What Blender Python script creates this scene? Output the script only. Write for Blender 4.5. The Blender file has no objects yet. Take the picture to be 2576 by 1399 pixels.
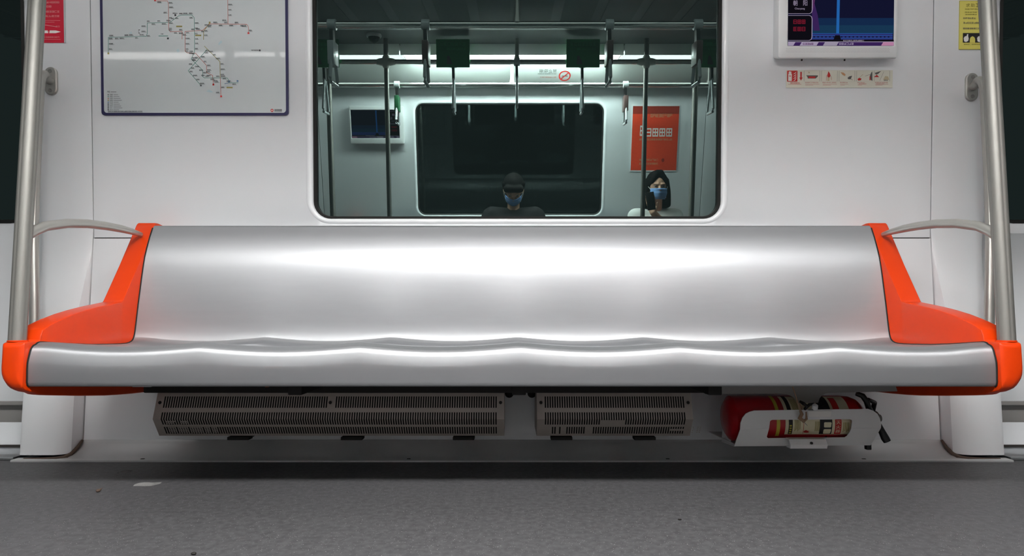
import bpy, bmesh, math, random
from mathutils import Vector, Matrix
random.seed(7)
C = bpy.context.scene.collection
PI = math.pi

# ------------------------------------------------------------------ camera model (for measuring)
F, HC, TH = 1500.0, 0.50, math.radians(4.0)
TL = math.tan(math.radians(5.2))                 # inward lean of the upper side wall
CAM = Vector((0, 0, HC))
def ray(px, py):
    u = (699.5 - py) / F
    return Vector(((px - 1288) / F, math.cos(TH) - math.sin(TH) * u, math.sin(TH) + math.cos(TH) * u))
def P(px, py, Y):
    d = ray(px, py); return CAM + d * (Y / d.y)
NW = Vector((0, -1, -TL)).normalized()            # normal of the leaning wall, into the car
VW = Vector((0, -TL, 1)).normalized()             # up along the wall
def wy(z): return 2.25 - (z - .84) * TL
def W(px, py, off=0.0):
    p0 = Vector((0, 2.25, .84)) + NW * off
    d = ray(px, py); return CAM + d * ((p0 - CAM).dot(NW) / d.dot(NW))
def wall_pt(x, z, off=0.0):
    return Vector((x, wy(z), z)) + NW * off

# ------------------------------------------------------------------ materials
def lin(c):
    return tuple(((v / 255) / 12.92 if v / 255 <= .04045 else ((v / 255 + .055) / 1.055) ** 2.4) for v in c)
MATS = {}
def mat(name, rgb, rough=.5, metal=0.0, coat=0.0, spec=.5, emit=0.0, noise=0.0, nscale=40, bump=0.0, bscale=200, trans=0.0, stretch=None, alpha=1.0):
    if name in MATS: return MATS[name]
    m = bpy.data.materials.new(name); m.use_nodes = True
    nt = m.node_tree; b = nt.nodes['Principled BSDF']
    col = lin(rgb) + (1,)
    b.inputs['Base Color'].default_value = col
    b.inputs['Roughness'].default_value = rough
    b.inputs['Metallic'].default_value = metal
    b.inputs['Coat Weight'].default_value = coat
    b.inputs['Coat Roughness'].default_value = .04
    b.inputs['Specular IOR Level'].default_value = spec
    b.inputs['Transmission Weight'].default_value = trans
    b.inputs['Alpha'].default_value = alpha
    if emit:
        b.inputs['Emission Color'].default_value = col
        b.inputs['Emission Strength'].default_value = emit
    if noise or bump:
        tc = nt.nodes.new('ShaderNodeTexCoord'); mp = nt.nodes.new('ShaderNodeMapping')
        if stretch: mp.inputs['Scale'].default_value = stretch
        nt.links.new(tc.outputs['Object'], mp.inputs['Vector'])
    if noise:
        n = nt.nodes.new('ShaderNodeTexNoise'); n.inputs['Scale'].default_value = nscale; n.inputs['Detail'].default_value = 4
        nt.links.new(mp.outputs['Vector'], n.inputs['Vector'])
        r = nt.nodes.new('ShaderNodeMapRange')
        r.inputs['To Min'].default_value = 1 - noise; r.inputs['To Max'].default_value = 1 + noise
        nt.links.new(n.outputs['Fac'], r.inputs['Value'])
        x = nt.nodes.new('ShaderNodeMix'); x.data_type = 'RGBA'; x.blend_type = 'MULTIPLY'; x.inputs['Factor'].default_value = 1
        x.inputs['A'].default_value = col
        nt.links.new(r.outputs['Result'], x.inputs['B']); nt.links.new(x.outputs['Result'], b.inputs['Base Color'])
    if bump:
        n2 = nt.nodes.new('ShaderNodeTexNoise'); n2.inputs['Scale'].default_value = bscale; n2.inputs['Detail'].default_value = 3
        nt.links.new(mp.outputs['Vector'], n2.inputs['Vector'])
        bp = nt.nodes.new('ShaderNodeBump'); bp.inputs['Strength'].default_value = bump; bp.inputs['Distance'].default_value = .002
        nt.links.new(n2.outputs['Fac'], bp.inputs['Height']); nt.links.new(bp.outputs['Normal'], b.inputs['Normal'])
    MATS[name] = m; return m

def emission(name, rgb, strength):
    m = bpy.data.materials.new(name); m.use_nodes = True; nt = m.node_tree; nt.nodes.clear()
    e = nt.nodes.new('ShaderNodeEmission'); o = nt.nodes.new('ShaderNodeOutputMaterial')
    e.inputs['Color'].default_value = lin(rgb) + (1,); e.inputs['Strength'].default_value = strength
    nt.links.new(e.outputs[0], o.inputs[0]); MATS[name] = m; return m

def glass(name, tint, refl, back):
    m = bpy.data.materials.new(name); m.use_nodes = True; nt = m.node_tree; nt.nodes.clear()
    o = nt.nodes.new('ShaderNodeOutputMaterial'); mx = nt.nodes.new('ShaderNodeMixShader')
    t = nt.nodes.new('ShaderNodeBsdfTransparent'); g = nt.nodes.new('ShaderNodeBsdfGlossy')
    t.inputs['Color'].default_value = lin(back) + (1,); g.inputs['Color'].default_value = lin(tint) + (1,)
    g.inputs['Roughness'].default_value = .006; mx.inputs['Fac'].default_value = refl
    nt.links.new(t.outputs[0], mx.inputs[1]); nt.links.new(g.outputs[0], mx.inputs[2]); nt.links.new(mx.outputs[0], o.inputs[0])
    MATS[name] = m; return m

def floor_mat():
    m = bpy.data.materials.new('speckled_vinyl'); m.use_nodes = True; nt = m.node_tree; b = nt.nodes['Principled BSDF']
    tc = nt.nodes.new('ShaderNodeTexCoord')
    def ramp(src, p0, p1, c0, c1):
        r = nt.nodes.new('ShaderNodeValToRGB'); r.color_ramp.elements[0].position = p0; r.color_ramp.elements[1].position = p1
        r.color_ramp.elements[0].color = c0; r.color_ramp.elements[1].color = c1
        nt.links.new(src, r.inputs['Fac']); return r
    base = nt.nodes.new('ShaderNodeTexNoise'); base.inputs['Scale'].default_value = 60; base.inputs['Detail'].default_value = 6
    nt.links.new(tc.outputs['Object'], base.inputs['Vector'])
    k0, k1 = lin((66, 66, 68)) + (1,), lin((82, 82, 84)) + (1,)
    rb = ramp(base.outputs['Fac'], .35, .65, k0, k1)
    prev = rb.outputs['Color']
    for sc, th, colr in ((190, .10, (178, 178, 178)), (95, .055, (196, 194, 190)), (140, .08, (62, 62, 64))):
        v = nt.nodes.new('ShaderNodeTexVoronoi'); v.inputs['Scale'].default_value = sc
        mp = nt.nodes.new('ShaderNodeMapping'); mp.inputs['Location'].default_value = (sc, sc * .3, 0); mp.inputs['Rotation'].default_value = (0, 0, sc)
        mp.inputs['Scale'].default_value = (1, 1.5, 1)
        nt.links.new(tc.outputs['Object'], mp.inputs['Vector']); nt.links.new(mp.outputs['Vector'], v.inputs['Vector'])
        rr = ramp(v.outputs['Distance'], th, th + .05, (1, 1, 1, 1), (0, 0, 0, 1))
        # only some cells carry a fleck
        sep = nt.nodes.new('ShaderNodeSeparateColor'); nt.links.new(v.outputs['Color'], sep.inputs['Color'])
        gt = nt.nodes.new('ShaderNodeMath'); gt.operation = 'GREATER_THAN'; gt.inputs[1].default_value = .62
        nt.links.new(sep.outputs[0], gt.inputs[0])
        ml = nt.nodes.new('ShaderNodeMath'); ml.operation = 'MULTIPLY'
        nt.links.new(rr.outputs['Color'], ml.inputs[0]); nt.links.new(gt.outputs[0], ml.inputs[1])
        x = nt.nodes.new('ShaderNodeMix'); x.data_type = 'RGBA'; nt.links.new(ml.outputs[0], x.inputs['Factor'])
        nt.links.new(prev, x.inputs['A']); x.inputs['B'].default_value = lin(colr) + (1,)
        prev = x.outputs['Result']
    nt.links.new(prev, b.inputs['Base Color']); b.inputs['Roughness'].default_value = .5; b.inputs['Specular IOR Level'].default_value = .35
    MATS['floor'] = m; return m

# look-up
WALL = mat('white_wall_paint', (232, 234, 237), .32, coat=.15, bump=.03, bscale=25)
DOORP = mat('white_door_paint', (222, 225, 228), .35)
SEAM = mat('dark_seam', (44, 40, 38), .8)
ALU = mat('brushed_aluminium', (164, 166, 169), .47, .74, noise=.03, nscale=9, bump=.01, bscale=60, stretch=(1, 8, 8))
_nt = ALU.node_tree; _b = _nt.nodes['Principled BSDF']; _b.inputs['Anisotropic'].default_value = .75
_c = _nt.nodes.new('ShaderNodeCombineXYZ'); _c.inputs[0].default_value = 1; _nt.links.new(_c.outputs[0], _b.inputs['Tangent'])
ALUF = mat('brushed_aluminium_plain', (198, 200, 203), .34, 1.0)
ORANGE = mat('orange_plastic', (212, 58, 3), .36, spec=.3, coat=.1, bump=.05, bscale=400)
RAIL = mat('polished_rail', (228, 228, 224), .16, 1.0)
PALE = mat('pale_clamp', (226, 226, 218), .4)
STEEL = mat('satin_steel', (138, 137, 133), .50, .55, noise=.04, nscale=30)
HANDLE = mat('grey_enamel', (172, 171, 166), .32, .55)
BLACK = mat('black_plastic', (16, 16, 17), .45)
RUBBER = mat('black_rubber', (20, 19, 18), .6)
DARK = mat('dark_void_metal', (26, 23, 21), .7, .2)
GRILLE = mat('brown_grey_heater_steel', (178, 169, 162), .45, .25, noise=.10, nscale=30)
HINSIDE = mat('heater_inside', (14, 12, 11), .9)
GALV = mat('grey_galvanised_plate', (150, 148, 146), .45, .25)
WHITEM = mat('white_powder_coat', (226, 226, 226), .4)
RED = mat('extinguisher_red', (176, 20, 30), .28, coat=.4)
CREAM = mat('cream_label', (226, 218, 186), .45)
LABRED = mat('label_red', (196, 44, 40), .45)
LABBLK = mat('label_black', (26, 24, 24), .45)
LABYEL = mat('label_yellow', (188, 172, 62), .45)
INK = mat('ink_dark', (62, 66, 70), .5)
INKL = mat('ink_mid', (112, 116, 120), .5)
WHITE = mat('print_white', (238, 236, 232), .5)
MAPSHEET = mat('map_sheet', (206, 212, 214), .45, coat=.9)
NAVY = mat('navy_frame', (44, 42, 84), .35)
TEAL = mat('line_teal', (108, 160, 150), .5); LRED = mat('line_red', (196, 128, 120), .5); OLIVE = mat('line_olive', (160, 150, 88), .5)
LBLUE = mat('line_blue', (96, 130, 168), .5); SIGNRED = mat('sign_red', (204, 18, 52), .4); SIGNYEL = mat('sign_yellow', (224, 214, 104), .5)
OLINK = mat('ink_olive', (142, 132, 52), .5); TVW = mat('television_casing', (226, 227, 228), .45)
DOT = mat('speaker_hole', (150, 152, 156), .7)
CEIL = mat('ceiling_grey', (104, 108, 108), .6); COVE = mat('cove_panel', (206, 210, 208), .4)
GREEN = mat('green_board', (38, 140, 80), .45); CLEAR = mat('frosted_plastic', (190, 196, 198), .22, spec=.7)
POSTER = mat('orange_red_poster', (222, 66, 34), .45); POSTERD = mat('poster_dark', (150, 44, 26), .45)
COPPER = mat('copper', (190, 104, 66), .35, 1.0); SEALANT = mat('brown_sealant', (86, 70, 60), .8)
SKIN = mat('skin', (205, 160, 135), .55); HAIR = mat('black_hair', (8, 7, 7), .8, spec=.15, bump=.3, bscale=300, stretch=(4, 4, .4))
MASK = mat('blue_mask', (120, 160, 214), .8); TEE = mat('white_cotton', (222, 222, 220), .85); DCLOTH = mat('black_cotton', (11, 10, 13), .85)
JEAN = mat('dark_denim', (40, 46, 62), .85); EYEW = mat('eye_white', (150, 146, 142), .4); TAN = mat('tan_twine', (156, 124, 98), .8)
SHOE = mat('grey_shoe', (120, 120, 122), .6)
FLOOR = floor_mat()
GLASS = glass('dark_window_glass', (186, 212, 208), .27, (120, 132, 130))
FGLASS = glass('opposite_window_glass', (188, 206, 204), .12, (110, 122, 120))
DGLASS = glass('door_window_glass', (188, 206, 204), .16, (110, 122, 120))
LAMP_ON = emission('lamp_diffuser_bright', (255, 253, 250), 21)
LAMP_DIM = emission('lamp_diffuser_dim', (255, 253, 250), 1.1)  # outer lamps set weaker so the sides fall darker
LAMP_LOW = emission('lamp_diffuser_turned_down', (255, 253, 250), .3)  # row above the bench set weak so the upper wall falls darker
LAMP_LOW2 = emission('lamp_diffuser_turned_down_more', (255, 253, 250), .25)

# ------------------------------------------------------------------ mesh builder
class MB:
    def __init__(s): s.v = []; s.f = []; s.m = []; s.mats = []
    def mi(s, m):
        if m is None: return 0
        if m not in s.mats: s.mats.append(m)
        return s.mats.index(m)
    def add(s, vs, fs, m=None):
        k = len(s.v); s.v += [Vector(p) for p in vs]; i = s.mi(m)
        for f in fs: s.f.append([k + a for a in f]); s.m.append(i)
        return s
    def quad(s, a, b, c, d, m=None): return s.add([a, b, c, d], [(0, 1, 2, 3)], m)
    def poly(s, pts, m=None): return s.add(pts, [tuple(range(len(pts)))], m)
    def loft(s, rings, m=None, closed=True, caps=True):
        n = len(rings[0]); vs = [p for r in rings for p in r]; fs = []
        for i in range(len(rings) - 1):
            for j in range(n if closed else n - 1):
                a = i * n + j; b = i * n + (j + 1) % n
                fs.append((a, b, b + n, a + n))
        if caps and closed:
            fs.append(tuple(range(n))[::-1]); fs.append(tuple((len(rings) - 1) * n + j for j in range(n)))
        return s.add(vs, fs, m)
    def bm(s, bm, m=None, M=None):
        bm.verts.index_update(); vs = [(M @ v.co if M else v.co.copy()) for v in bm.verts]
        fs = [[v.index for v in f.verts] for f in bm.faces]; bm.free(); return s.add(vs, fs, m)
    def box(s, lo, hi, m=None, bev=0.0, seg=2, M=None):
        b = bmesh.new(); bmesh.ops.create_cube(b, size=1)
        lo, hi = Vector(lo), Vector(hi)
        for v in b.verts: v.co = Vector([(lo[i] + hi[i]) / 2 + v.co[i] * (hi[i] - lo[i]) for i in range(3)])
        if bev: bmesh.ops.bevel(b, geom=b.edges[:], offset=bev, segments=seg, affect='EDGES', profile=.5)
        return s.bm(b, m, M)
    def prism(s, pts, vec, m=None, bev=0.0, seg=2):
        b = bmesh.new(); vs = [b.verts.new(p) for p in pts]; f = b.faces.new(vs)
        r = bmesh.ops.extrude_face_region(b, geom=[f])
        bmesh.ops.translate(b, verts=[g for g in r['geom'] if isinstance(g, bmesh.types.BMVert)], vec=Vector(vec))
        bmesh.ops.recalc_face_normals(b, faces=b.faces[:])
        if bev: bmesh.ops.bevel(b, geom=b.edges[:], offset=bev, segments=seg, affect='EDGES', profile=.5)
        return s.bm(b, m)
    def tube(s, path, r, n=12, m=None, caps=True, flute=0.0):
        path = [Vector(p) for p in path]; rings = []; up = None
        rs = r if isinstance(r, (list, tuple)) else [r] * len(path)
        for i, p in enumerate(path):
            t = (path[min(i + 1, len(path) - 1)] - path[max(i - 1, 0)]).normalized()
            if up is None:
                up = Vector((0, 0, 1)) if abs(t.z) < .9 else Vector((0, 1, 0))
            side = t.cross(up).normalized(); up = side.cross(t).normalized()
            ring = []
            for k in range(n):
                a = 2 * PI * k / n; rr = rs[i] * (1 - flute * (1 if k % (n // 4) == 0 else 0))
                ring.append(p + side * math.cos(a) * rr + up * math.sin(a) * rr)
            rings.append(ring)
        return s.loft(rings, m, True, caps)
    def capsule(s, a, b, ra, rb, n=12, m=None):
        a, b = Vector(a), Vector(b); t = (b - a).normalized() if (b - a).length > 1e-6 else Vector((0, 0, 1)); path = []; rs = []
        for k in range(1, 5):
            q = k / 4 * PI / 2; path.append(a - t * ra * math.cos(q)); rs.append(max(ra * math.sin(q), 1e-4))
        for k in range(0, 4):
            q = k / 4 * PI / 2; path.append(b + t * rb * math.sin(q)); rs.append(max(rb * math.cos(q), 1e-4))
        return s.tube(path, rs, n, m)
    def ellipsoid(s, c, r, m=None, n=20, k=12, M=None, lo=0, hi=1):
        c = Vector(c); rings = []
        for i in range(k + 1):
            q = PI * (lo + (hi - lo) * i / k); z = -math.cos(q); rad = max(math.sin(q), 1e-3)
            ring = [Vector((math.cos(2 * PI * j / n) * rad * r[0], math.sin(2 * PI * j / n) * rad * r[1], z * r[2])) for j in range(n)]
            rings.append([c + (M @ p if M else p) for p in ring])
        return s.loft(rings, m)
    def lathe(s, c, axis, prof, n=24, m=None, caps=True):
        c = Vector(c); a = Vector(axis).normalized(); u = a.orthogonal().normalized(); w = a.cross(u)
        rings = [[c + a * h + (u * math.cos(2 * PI * k / n) + w * math.sin(2 * PI * k / n)) * max(r, 1e-4) for k in range(n)] for h, r in prof]
        return s.loft(rings, m, True, caps)
    def build(s, name, m=None, parent=None, smooth=True, angle=35, label=None):
        me = bpy.data.meshes.new(name)
        off = parent_origin(parent)
        me.from_pydata([p - off for p in s.v], [], s.f)
        mats = s.mats if s.mats else [m]
        for x in mats: me.materials.append(x if x else m)
        for p, i in zip(me.polygons, s.m): p.material_index = i
        b = bmesh.new(); b.from_mesh(me); bmesh.ops.remove_doubles(b, verts=b.verts[:], dist=1e-6)
        bmesh.ops.recalc_face_normals(b, faces=b.faces[:]); b.to_mesh(me); b.free()
        if smooth:
            me.shade_smooth(); me.set_sharp_from_angle(angle=math.radians(angle))
        o = bpy.data.objects.new(name, me); C.objects.link(o)
        if parent: o.parent = parent
        if label: o['label'] = label
        return o
ORIG = {}
def parent_origin(p):
    v = Vector((0, 0, 0))
    while p is not None:
        v = v + p.location; p = p.parent
    return v
def thing(name, label, cat, loc=(0, 0, 0), group=None):
    o = bpy.data.objects.new(name, None); C.objects.link(o); o.location = loc; o.empty_display_size = .05
    return tag(o, label, cat, group)
def tag(o, label, cat, group=None):
    o['label'] = label; o['category'] = cat
    if group: o['group'] = group
    return o
def struct(o, label=None):
    o['kind'] = 'structure'
    if label: o['label'] = label
    return o
def copy_tree(o, parent=None):
    c = o.copy(); C.objects.link(c); c.parent = parent
    for ch in list(o.children): copy_tree(ch, c)
    return c
def opposite(o, label=None, name=None, dx=0.0):
    """a copy turned half round the middle of the car, onto the other side"""
    c = copy_tree(o)
    c.location = (-o.location.x + dx, 1.73 - o.location.y, o.location.z); c.rotation_euler = (0, 0, PI)
    if label: c['label'] = label
    if name: c.name = name
    return c
def moved(o, loc, label=None):
    c = copy_tree(o); c.location = loc
    if label: c['label'] = label
    return c

# ------------------------------------------------------------------ prints (flat marks on real surfaces)
_tc = {}
def text_geo(body):
    if body in _tc: return _tc[body]
    cu = bpy.data.curves.new('lettering', 'FONT'); cu.body = body; cu.resolution_u = 2
    o = bpy.data.objects.new('lettering', cu); C.objects.link(o)
    dg = bpy.context.evaluated_depsgraph_get(); dg.update()
    me = bpy.data.meshes.new_from_object(o.evaluated_get(dg))
    vs = [v.co.copy() for v in me.vertices]; fs = [list(p.vertices) for p in me.polygons]
    bpy.data.objects.remove(o); bpy.data.curves.remove(cu); bpy.data.meshes.remove(me)
    x0, x1 = min(v.x for v in vs), max(v.x for v in vs); y0, y1 = min(v.y for v in vs), max(v.y for v in vs)
    vs = [((v.x - x0) / (x1 - x0), (v.y - y0) / (y1 - y0)) for v in vs]
    _tc[body] = (vs, fs); return _tc[body]
class Sheet:
    """2-D drawing on a surface: f(u, v, layer) gives the point"""
    def __init__(s, f): s.f = f; s.mb = MB()
    def rect(s, u0, v0, u1, v1, m, l=1): s.mb.quad(s.f(u0, v0, l), s.f(u1, v0, l), s.f(u1, v1, l), s.f(u0, v1, l), m); return s
    def poly(s, pts, m, l=1): s.mb.poly([s.f(u, v, l) for u, v in pts], m); return s
    def line(s, pts, w, m, l=1):
        for (a, b) in zip(pts[:-1], pts[1:]):
            dx, dy = b[0] - a[0], b[1] - a[1]; L = math.hypot(dx, dy) or 1; nx, ny = -dy / L * w / 2, dx / L * w / 2; ex, ey = dx / L * w / 4, dy / L * w / 4
            s.poly([(a[0] + nx - ex, a[1] + ny - ey), (b[0] + nx + ex, b[1] + ny + ey), (b[0] - nx + ex, b[1] - ny + ey), (a[0] - nx - ex, a[1] - ny - ey)], m, l)
        return s
    def disc(s, u, v, r, m, l=1, n=20): return s.poly([(u + r * math.cos(2 * PI * k / n), v + r * math.sin(2 * PI * k / n)) for k in range(n)], m, l)
    def ringc(s, u, v, r, w, m, l=1, n=28):
        for k in range(n):
            a, b = 2 * PI * k / n, 2 * PI * (k + 1) / n
            s.poly([(u + (r + d) * math.cos(q), v + (r + d) * math.sin(q)) for d, q in ((-w / 2, a), (w / 2, a), (w / 2, b), (-w / 2, b))], m, l)
        return s
    def rrect(s, u0, v0, u1, v1, r, m, l=1): return s.poly(rr2(u0, v0, u1, v1, r), m, l)
    def frame(s, u0, v0, u1, v1, r, w, m, l=1):
        A = rr2(u0, v0, u1, v1, r); sg = 1 if v1 > v0 else -1
        B = rr2(u0 + w, v0 + w * sg, u1 - w, v1 - w * sg, max(r - w, .0001))
        for k in range(len(A)):
            j = (k + 1) % len(A); s.poly([A[k], A[j], B[j], B[k]], m, l)
        return s
    def text(s, body, u0, v0, u1, v1, m, l=2):
        vs, fs = text_geo(body)
        s.mb.add([s.f(u0 + a * (u1 - u0), v0 + b * (v1 - v0), l) for a, b in vs], fs, m); return s
    def scrawl(s, u0, v0, u1, v1, n, m, l=2, fill=.62):
        """a run of n characters too small to read"""
        cw = (u1 - u0) / n
        for k in range(n):
            a = u0 + cw * k + cw * .08; b = a + cw * .84; h = v1 - v0; t = h * .16
            for q in (0, .42, .84):
                if random.random() < fill + .25: s.rect(a, v0 + h * q, b, v0 + h * q + t, m, l)
            for q in (0, .42, .84):
                if random.random() < fill: s.rect(a + cw * .84 * q, v0, a + cw * .84 * (q + .16), v1, m, l)
        return s
    def build(s, name, parent, label=None): return s.mb.build(name, WHITE, parent, smooth=False, label=label)
def rr2(u0, v0, u1, v1, r, n=5):
    if v1 < v0: v0, v1 = v1, v0
    out = []
    for cx, cy, a in ((u1 - r, v1 - r, 0), (u0 + r, v1 - r, PI / 2), (u0 + r, v0 + r, PI), (u1 - r, v0 + r, 1.5 * PI)):
        for k in range(n + 1): out.append((cx + r * math.cos(a + PI / 2 * k / n), cy + r * math.sin(a + PI / 2 * k / n)))
    return out

# ================================================================== THE SETTING
struct(MB().box((-3.6, -.64, -.03), (3.6, 2.38, 0)).build('floor', FLOOR), 'dark grey speckled vinyl floor')

def build_side():
    S = {}
    XS, XE = 1.590, 1.77
    # ---- upper wall with the window opening
    wx0, wx1, wz0, wz1 = W(788, 450).x, W(1814, 450).x, .884, 1.79
    mb = MB()
    def loop(g, off, r):
        return [wall_pt(a, b, off) for a, b in rr2(wx0 - g, wz0 - g, wx1 + g, wz1 + g, r, 8)]
    inner = rr2(wx0 - .028, wz0 - .020, wx1 + .028, wz1 + .028, .093, 8)
    # outer rectangle matched point by point
    Z0, Z1 = .812, 1.93
    n = 9
    outer = []
    for k, (a, b) in enumerate(inner):
        q = k // n; j = k % n
        if q == 0: p = (XS, min(b, Z1)) if j < n // 2 else (a, Z1)
        elif q == 1: p = (a, Z1) if j < n - n // 2 - 1 else (-XS, b)
        elif q == 2: p = (-XS, b) if j < n // 2 else (a, Z0)
        else: p = (a, Z0) if j < n - n // 2 - 1 else (XS, b)
        if (q == 0 and j == n // 2): p = (XS, Z1)
        if (q == 1 and j == n // 2): p = (-XS, Z1)
        if (q == 2 and j == n // 2): p = (-XS, Z0)
        if (q == 3 and j == n // 2): p = (XS, Z0)
        outer.append(p)
    rings = [[wall_pt(a, b, 0) for a, b in outer], [wall_pt(a, b, 0) for a, b in inner]]
    # raised soft lip round the opening, then the reveal
    for g, off, r in ((.024, .0035, .089), (.016, .006, .081), (.008, .005, .073), (.003, .001, .068), (.001, -.006, .066), (0, -.030, .065)):
        gz = g * .72
        rings.append([wall_pt(a, b, off) for a, b in rr2(wx0 - g, wz0 - gz, wx1 + g, wz1 + g, r, 8)])
    mb.loft(rings, WALL, True, False)
    # lower wall
    mb.quad((-XS, 2.25, .03), (XS, 2.25, .03), (XS, 2.25, .808), (-XS, 2.25, .808), WALL)
    wall = struct(mb.build('wall_back', WALL, angle=50), 'white train wall panel around the window')
    MB().box((-XE, 2.262, .0), (XE, 2.275, .84), SEAM).box((-1.66, 2.262, .78), (-1.55, 2.262 + .013, .86), SEAM).build('panel_backing', SEAM, wall, label='dark gap behind panel seams')
    bk = MB()
    for s in (-1, 1):
        bk.prism([wall_pt(s * 1.55, .8, -.012), wall_pt(s * 1.64, .8, -.012), wall_pt(s * 1.64, 1.93, -.012), wall_pt(s * 1.55, 1.93, -.012)], NW * -.005, SEAM)
    bk.build('seam_backing', SEAM, wall)
    S['wall'] = wall
    # ---- window
    win = bpy.data.objects.new('window_1', None); C.objects.link(win); struct(win, 'large dark train window reflecting the car')
    win.location = wall_pt((wx0 + wx1) / 2, wz0)
    g = MB()
    g.loft([[wall_pt(a, b, o) for a, b in rr2(wx0 + i, wz0 + i, wx1 - i, wz1 - i, .065 - i, 8)] for i, o in ((-.001, -.006), (.003, -.005), (.009, -.012), (.010, -.0235))], RUBBER, True, False)
    struct(g.build('window_gasket', RUBBER, win, label='thin black rubber gasket'))
    pane = MB().poly([wall_pt(a, b, -.024) for a, b in rr2(wx0 - .004, wz0 - .004, wx1 + .004, wz1 + .004, .066, 8)], GLASS)
    struct(pane.build('window_pane', GLASS, win, smooth=False))
    S['window'] = win
    # ---- door pillars (curved foot stands out from the wall)
    for s, nm in ((-1, 'trim_1'), (1, 'trim_2')):
        mb = MB(); rings = []
        for z in [1.93, 1.5, 1.1, .84, .80, .74, .66, .56, .46, .34, .2, .1, .018]:
            y0 = wy(z) if z > .84 else 2.25
            k = 0 if z > .82 else min(1, (.82 - z) / .55); k = k * k * (3 - 2 * k)
            p = .085 * k                                        # how far the front stands out
            yf = y0 - p; r = .018
            xi = XS + .004 + .0 * k
            XE = 1.80 - .035 * (0 if z > .84 else 1) * min(1, (.84 - z) / .3 + .0)
            ring = [(xi, y0 + .012), (xi, y0 - max(p - .03, -.001)), (xi + .006 + .012 * k, yf + .010 * k), (xi + .02 + .022 * k, yf), (XE - r, yf), (XE - r * .3, yf + r * .3), (XE, yf + r), (XE, 2.40)]
            rings.append([Vector((s * a, b, z)) for a, b in ring])
        mb.loft(rings, WALL, False, False)
        t = struct(mb.build(nm, WALL, angle=40), 'white door pillar with a foot that stands out from the wall')
        sl = MB()
        pts = [(XS - .004, 2.238, .056), (XS - .004, 2.215, .034), (XS + .002, 2.192, .016), (XS + .012, 2.172, .009), (XS + .03, 2.160, .009), (XS + .08, 2.158, .008), (XE - .03, 2.158, .008)]
        sl.tube([Vector((s * a, b, c)) for a, b, c in pts], [.004, .006, .007, .007, .005, .003, .002], 8, SEALANT)
        sl.build('sealant_bead', SEALANT, t, label='cracked brown sealant along the foot')
        S['pillar%d' % s] = t
    # ---- doors
    for s, nm in ((-1, 'door_1'), (1, 'door_2')):
        d = bpy.data.objects.new(nm, None); C.objects.link(d); struct(d, 'white sliding train door with a dark window')
        d.location = (s * 2.4, 2.34, 0)
        X0, X1 = 1.70, 3.3
        O = -.085
        def D(a, b, off=0.0): return Vector((s * a, (wy(b) if b > .84 else 2.25) + .085, b)) + NW * off
        gx0, gz0, gz1 = 1.915, .885, 1.80
        mb = MB(); inn = rr2(gx0, gz0, X1 - .1, gz1, .06, 6)
        for q in ((X0, .145, X1, .145 + .0),):
            pass
        # leaf: strips round the glass, split at the lean line
        mb.quad(D(X0, .02), D(X1, .02), D(X1, .105), D(X0, .105), DOORP)
        mb.quad(D(X0, .185), D(X1, .185), D(X1, .84), D(X0, .84), DOORP)
        n2 = 7; out = []
        for k, (a, b) in enumerate(inn):
            q = k // n2; j = k % n2
            p = [(X1, b) if j < 3 else (a, 1.93), (a, 1.93) if j < 3 else (X0, b), (X0, b) if j < 3 else (a, .84), (a, .84) if j < 3 else (X1, b)][q]
            if j == 3: p = [(X1, 1.93), (X0, 1.93), (X0, .84), (X1, .84)][q]
            out.append(p)
        mb.loft([[D(a, b) for a, b in out], [D(a, b) for a, b in inn]], DOORP, True, False)
        struct(mb.build('door_leaf', DOORP, d, angle=30))
        fr = MB().loft([[D(a, b, o) for a, b in rr2(gx0 + i, gz0 + i, X1 - .1 - i, gz1 - i, .06 - i, 6)] for i, o in ((-.006, .002), (.006, .004), (.010, -.012))], RUBBER, True, False)
        struct(fr.build('door_gasket', RUBBER, d))
        struct(MB().poly([D(a, b, -.008) for a, b in rr2(gx0, gz0, X1 - .1, gz1, .06, 6)], DGLASS).build('door_pane', DGLASS, d, smooth=False, label='dark door window pane'))
        k = MB()
        k.box((min(s * X0, s * X1), 2.352, .100), (max(s * X0, s * X1), 2.375, .19), GALV)
        k.box((min(s * X0, s * X1), 2.322, .172), (max(s * X0, s * X1), 2.352, .186), GALV, .002)
        k.box((min(s * X0, s * 1.80), 2.325, .104), (max(s * X0, s * 1.80), 2.352, .135), STEEL, .003)
        struct(k.build('door_guide', GALV, d, label='grey metal guide channel across the door foot'))
        struct(MB().box((min(s * X0, s * X1), 2.33, .004), (max(s * X0, s * X1), 2.38, .02), SEAM).build('door_seal', SEAM, d))  # dark strip set in for the gap under the leaf
        th = MB().box((min(s * 1.774, s * X1), 2.16, .0), (max(s * 1.774, s * X1), 2.335, .012), ALUF, .002)
        struct(th.build('door_threshold', ALUF, d, label='metal door sill'))
        S['door%d' % s] = d
    # ---- coved skirting
    prof = [(2.252, .056), (2.246, .056), (2.243, .050), (2.236, .041), (2.222, .029), (2.206, .018), (2.19, .011), (2.172, .0075), (2.14, .007), (2.137, .0055), (2.137, .0)]
    mb = MB(); mb.loft([[Vector((x, a, b)) for a, b in prof] for x in (-XS, XS)], ALUF, False, False)
    prof2 = [(2.172, .0075), (2.14, .007), (2.137, .0055), (2.137, .0)]
    for s in (-1, 1): mb.loft([[Vector((x, a, b)) for a, b in prof2] for x in (s * XS, s * XE)], ALUF, False, False)
    bb = struct(mb.build('baseboard_back', mat('skirting_grey', (196, 197, 198), .38, .35), angle=50), 'grey coved metal skirting along the wall foot')
    bb.data.materials[0] = MATS['skirting_grey']
    sc = MB()
    for px in (358, 1028, 1680, 2174): p = P(px, 1155, 2.152); sc.box((p.x - .006, 2.150, .0072), (p.x + .006, 2.158, .0085), SEAM)
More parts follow.
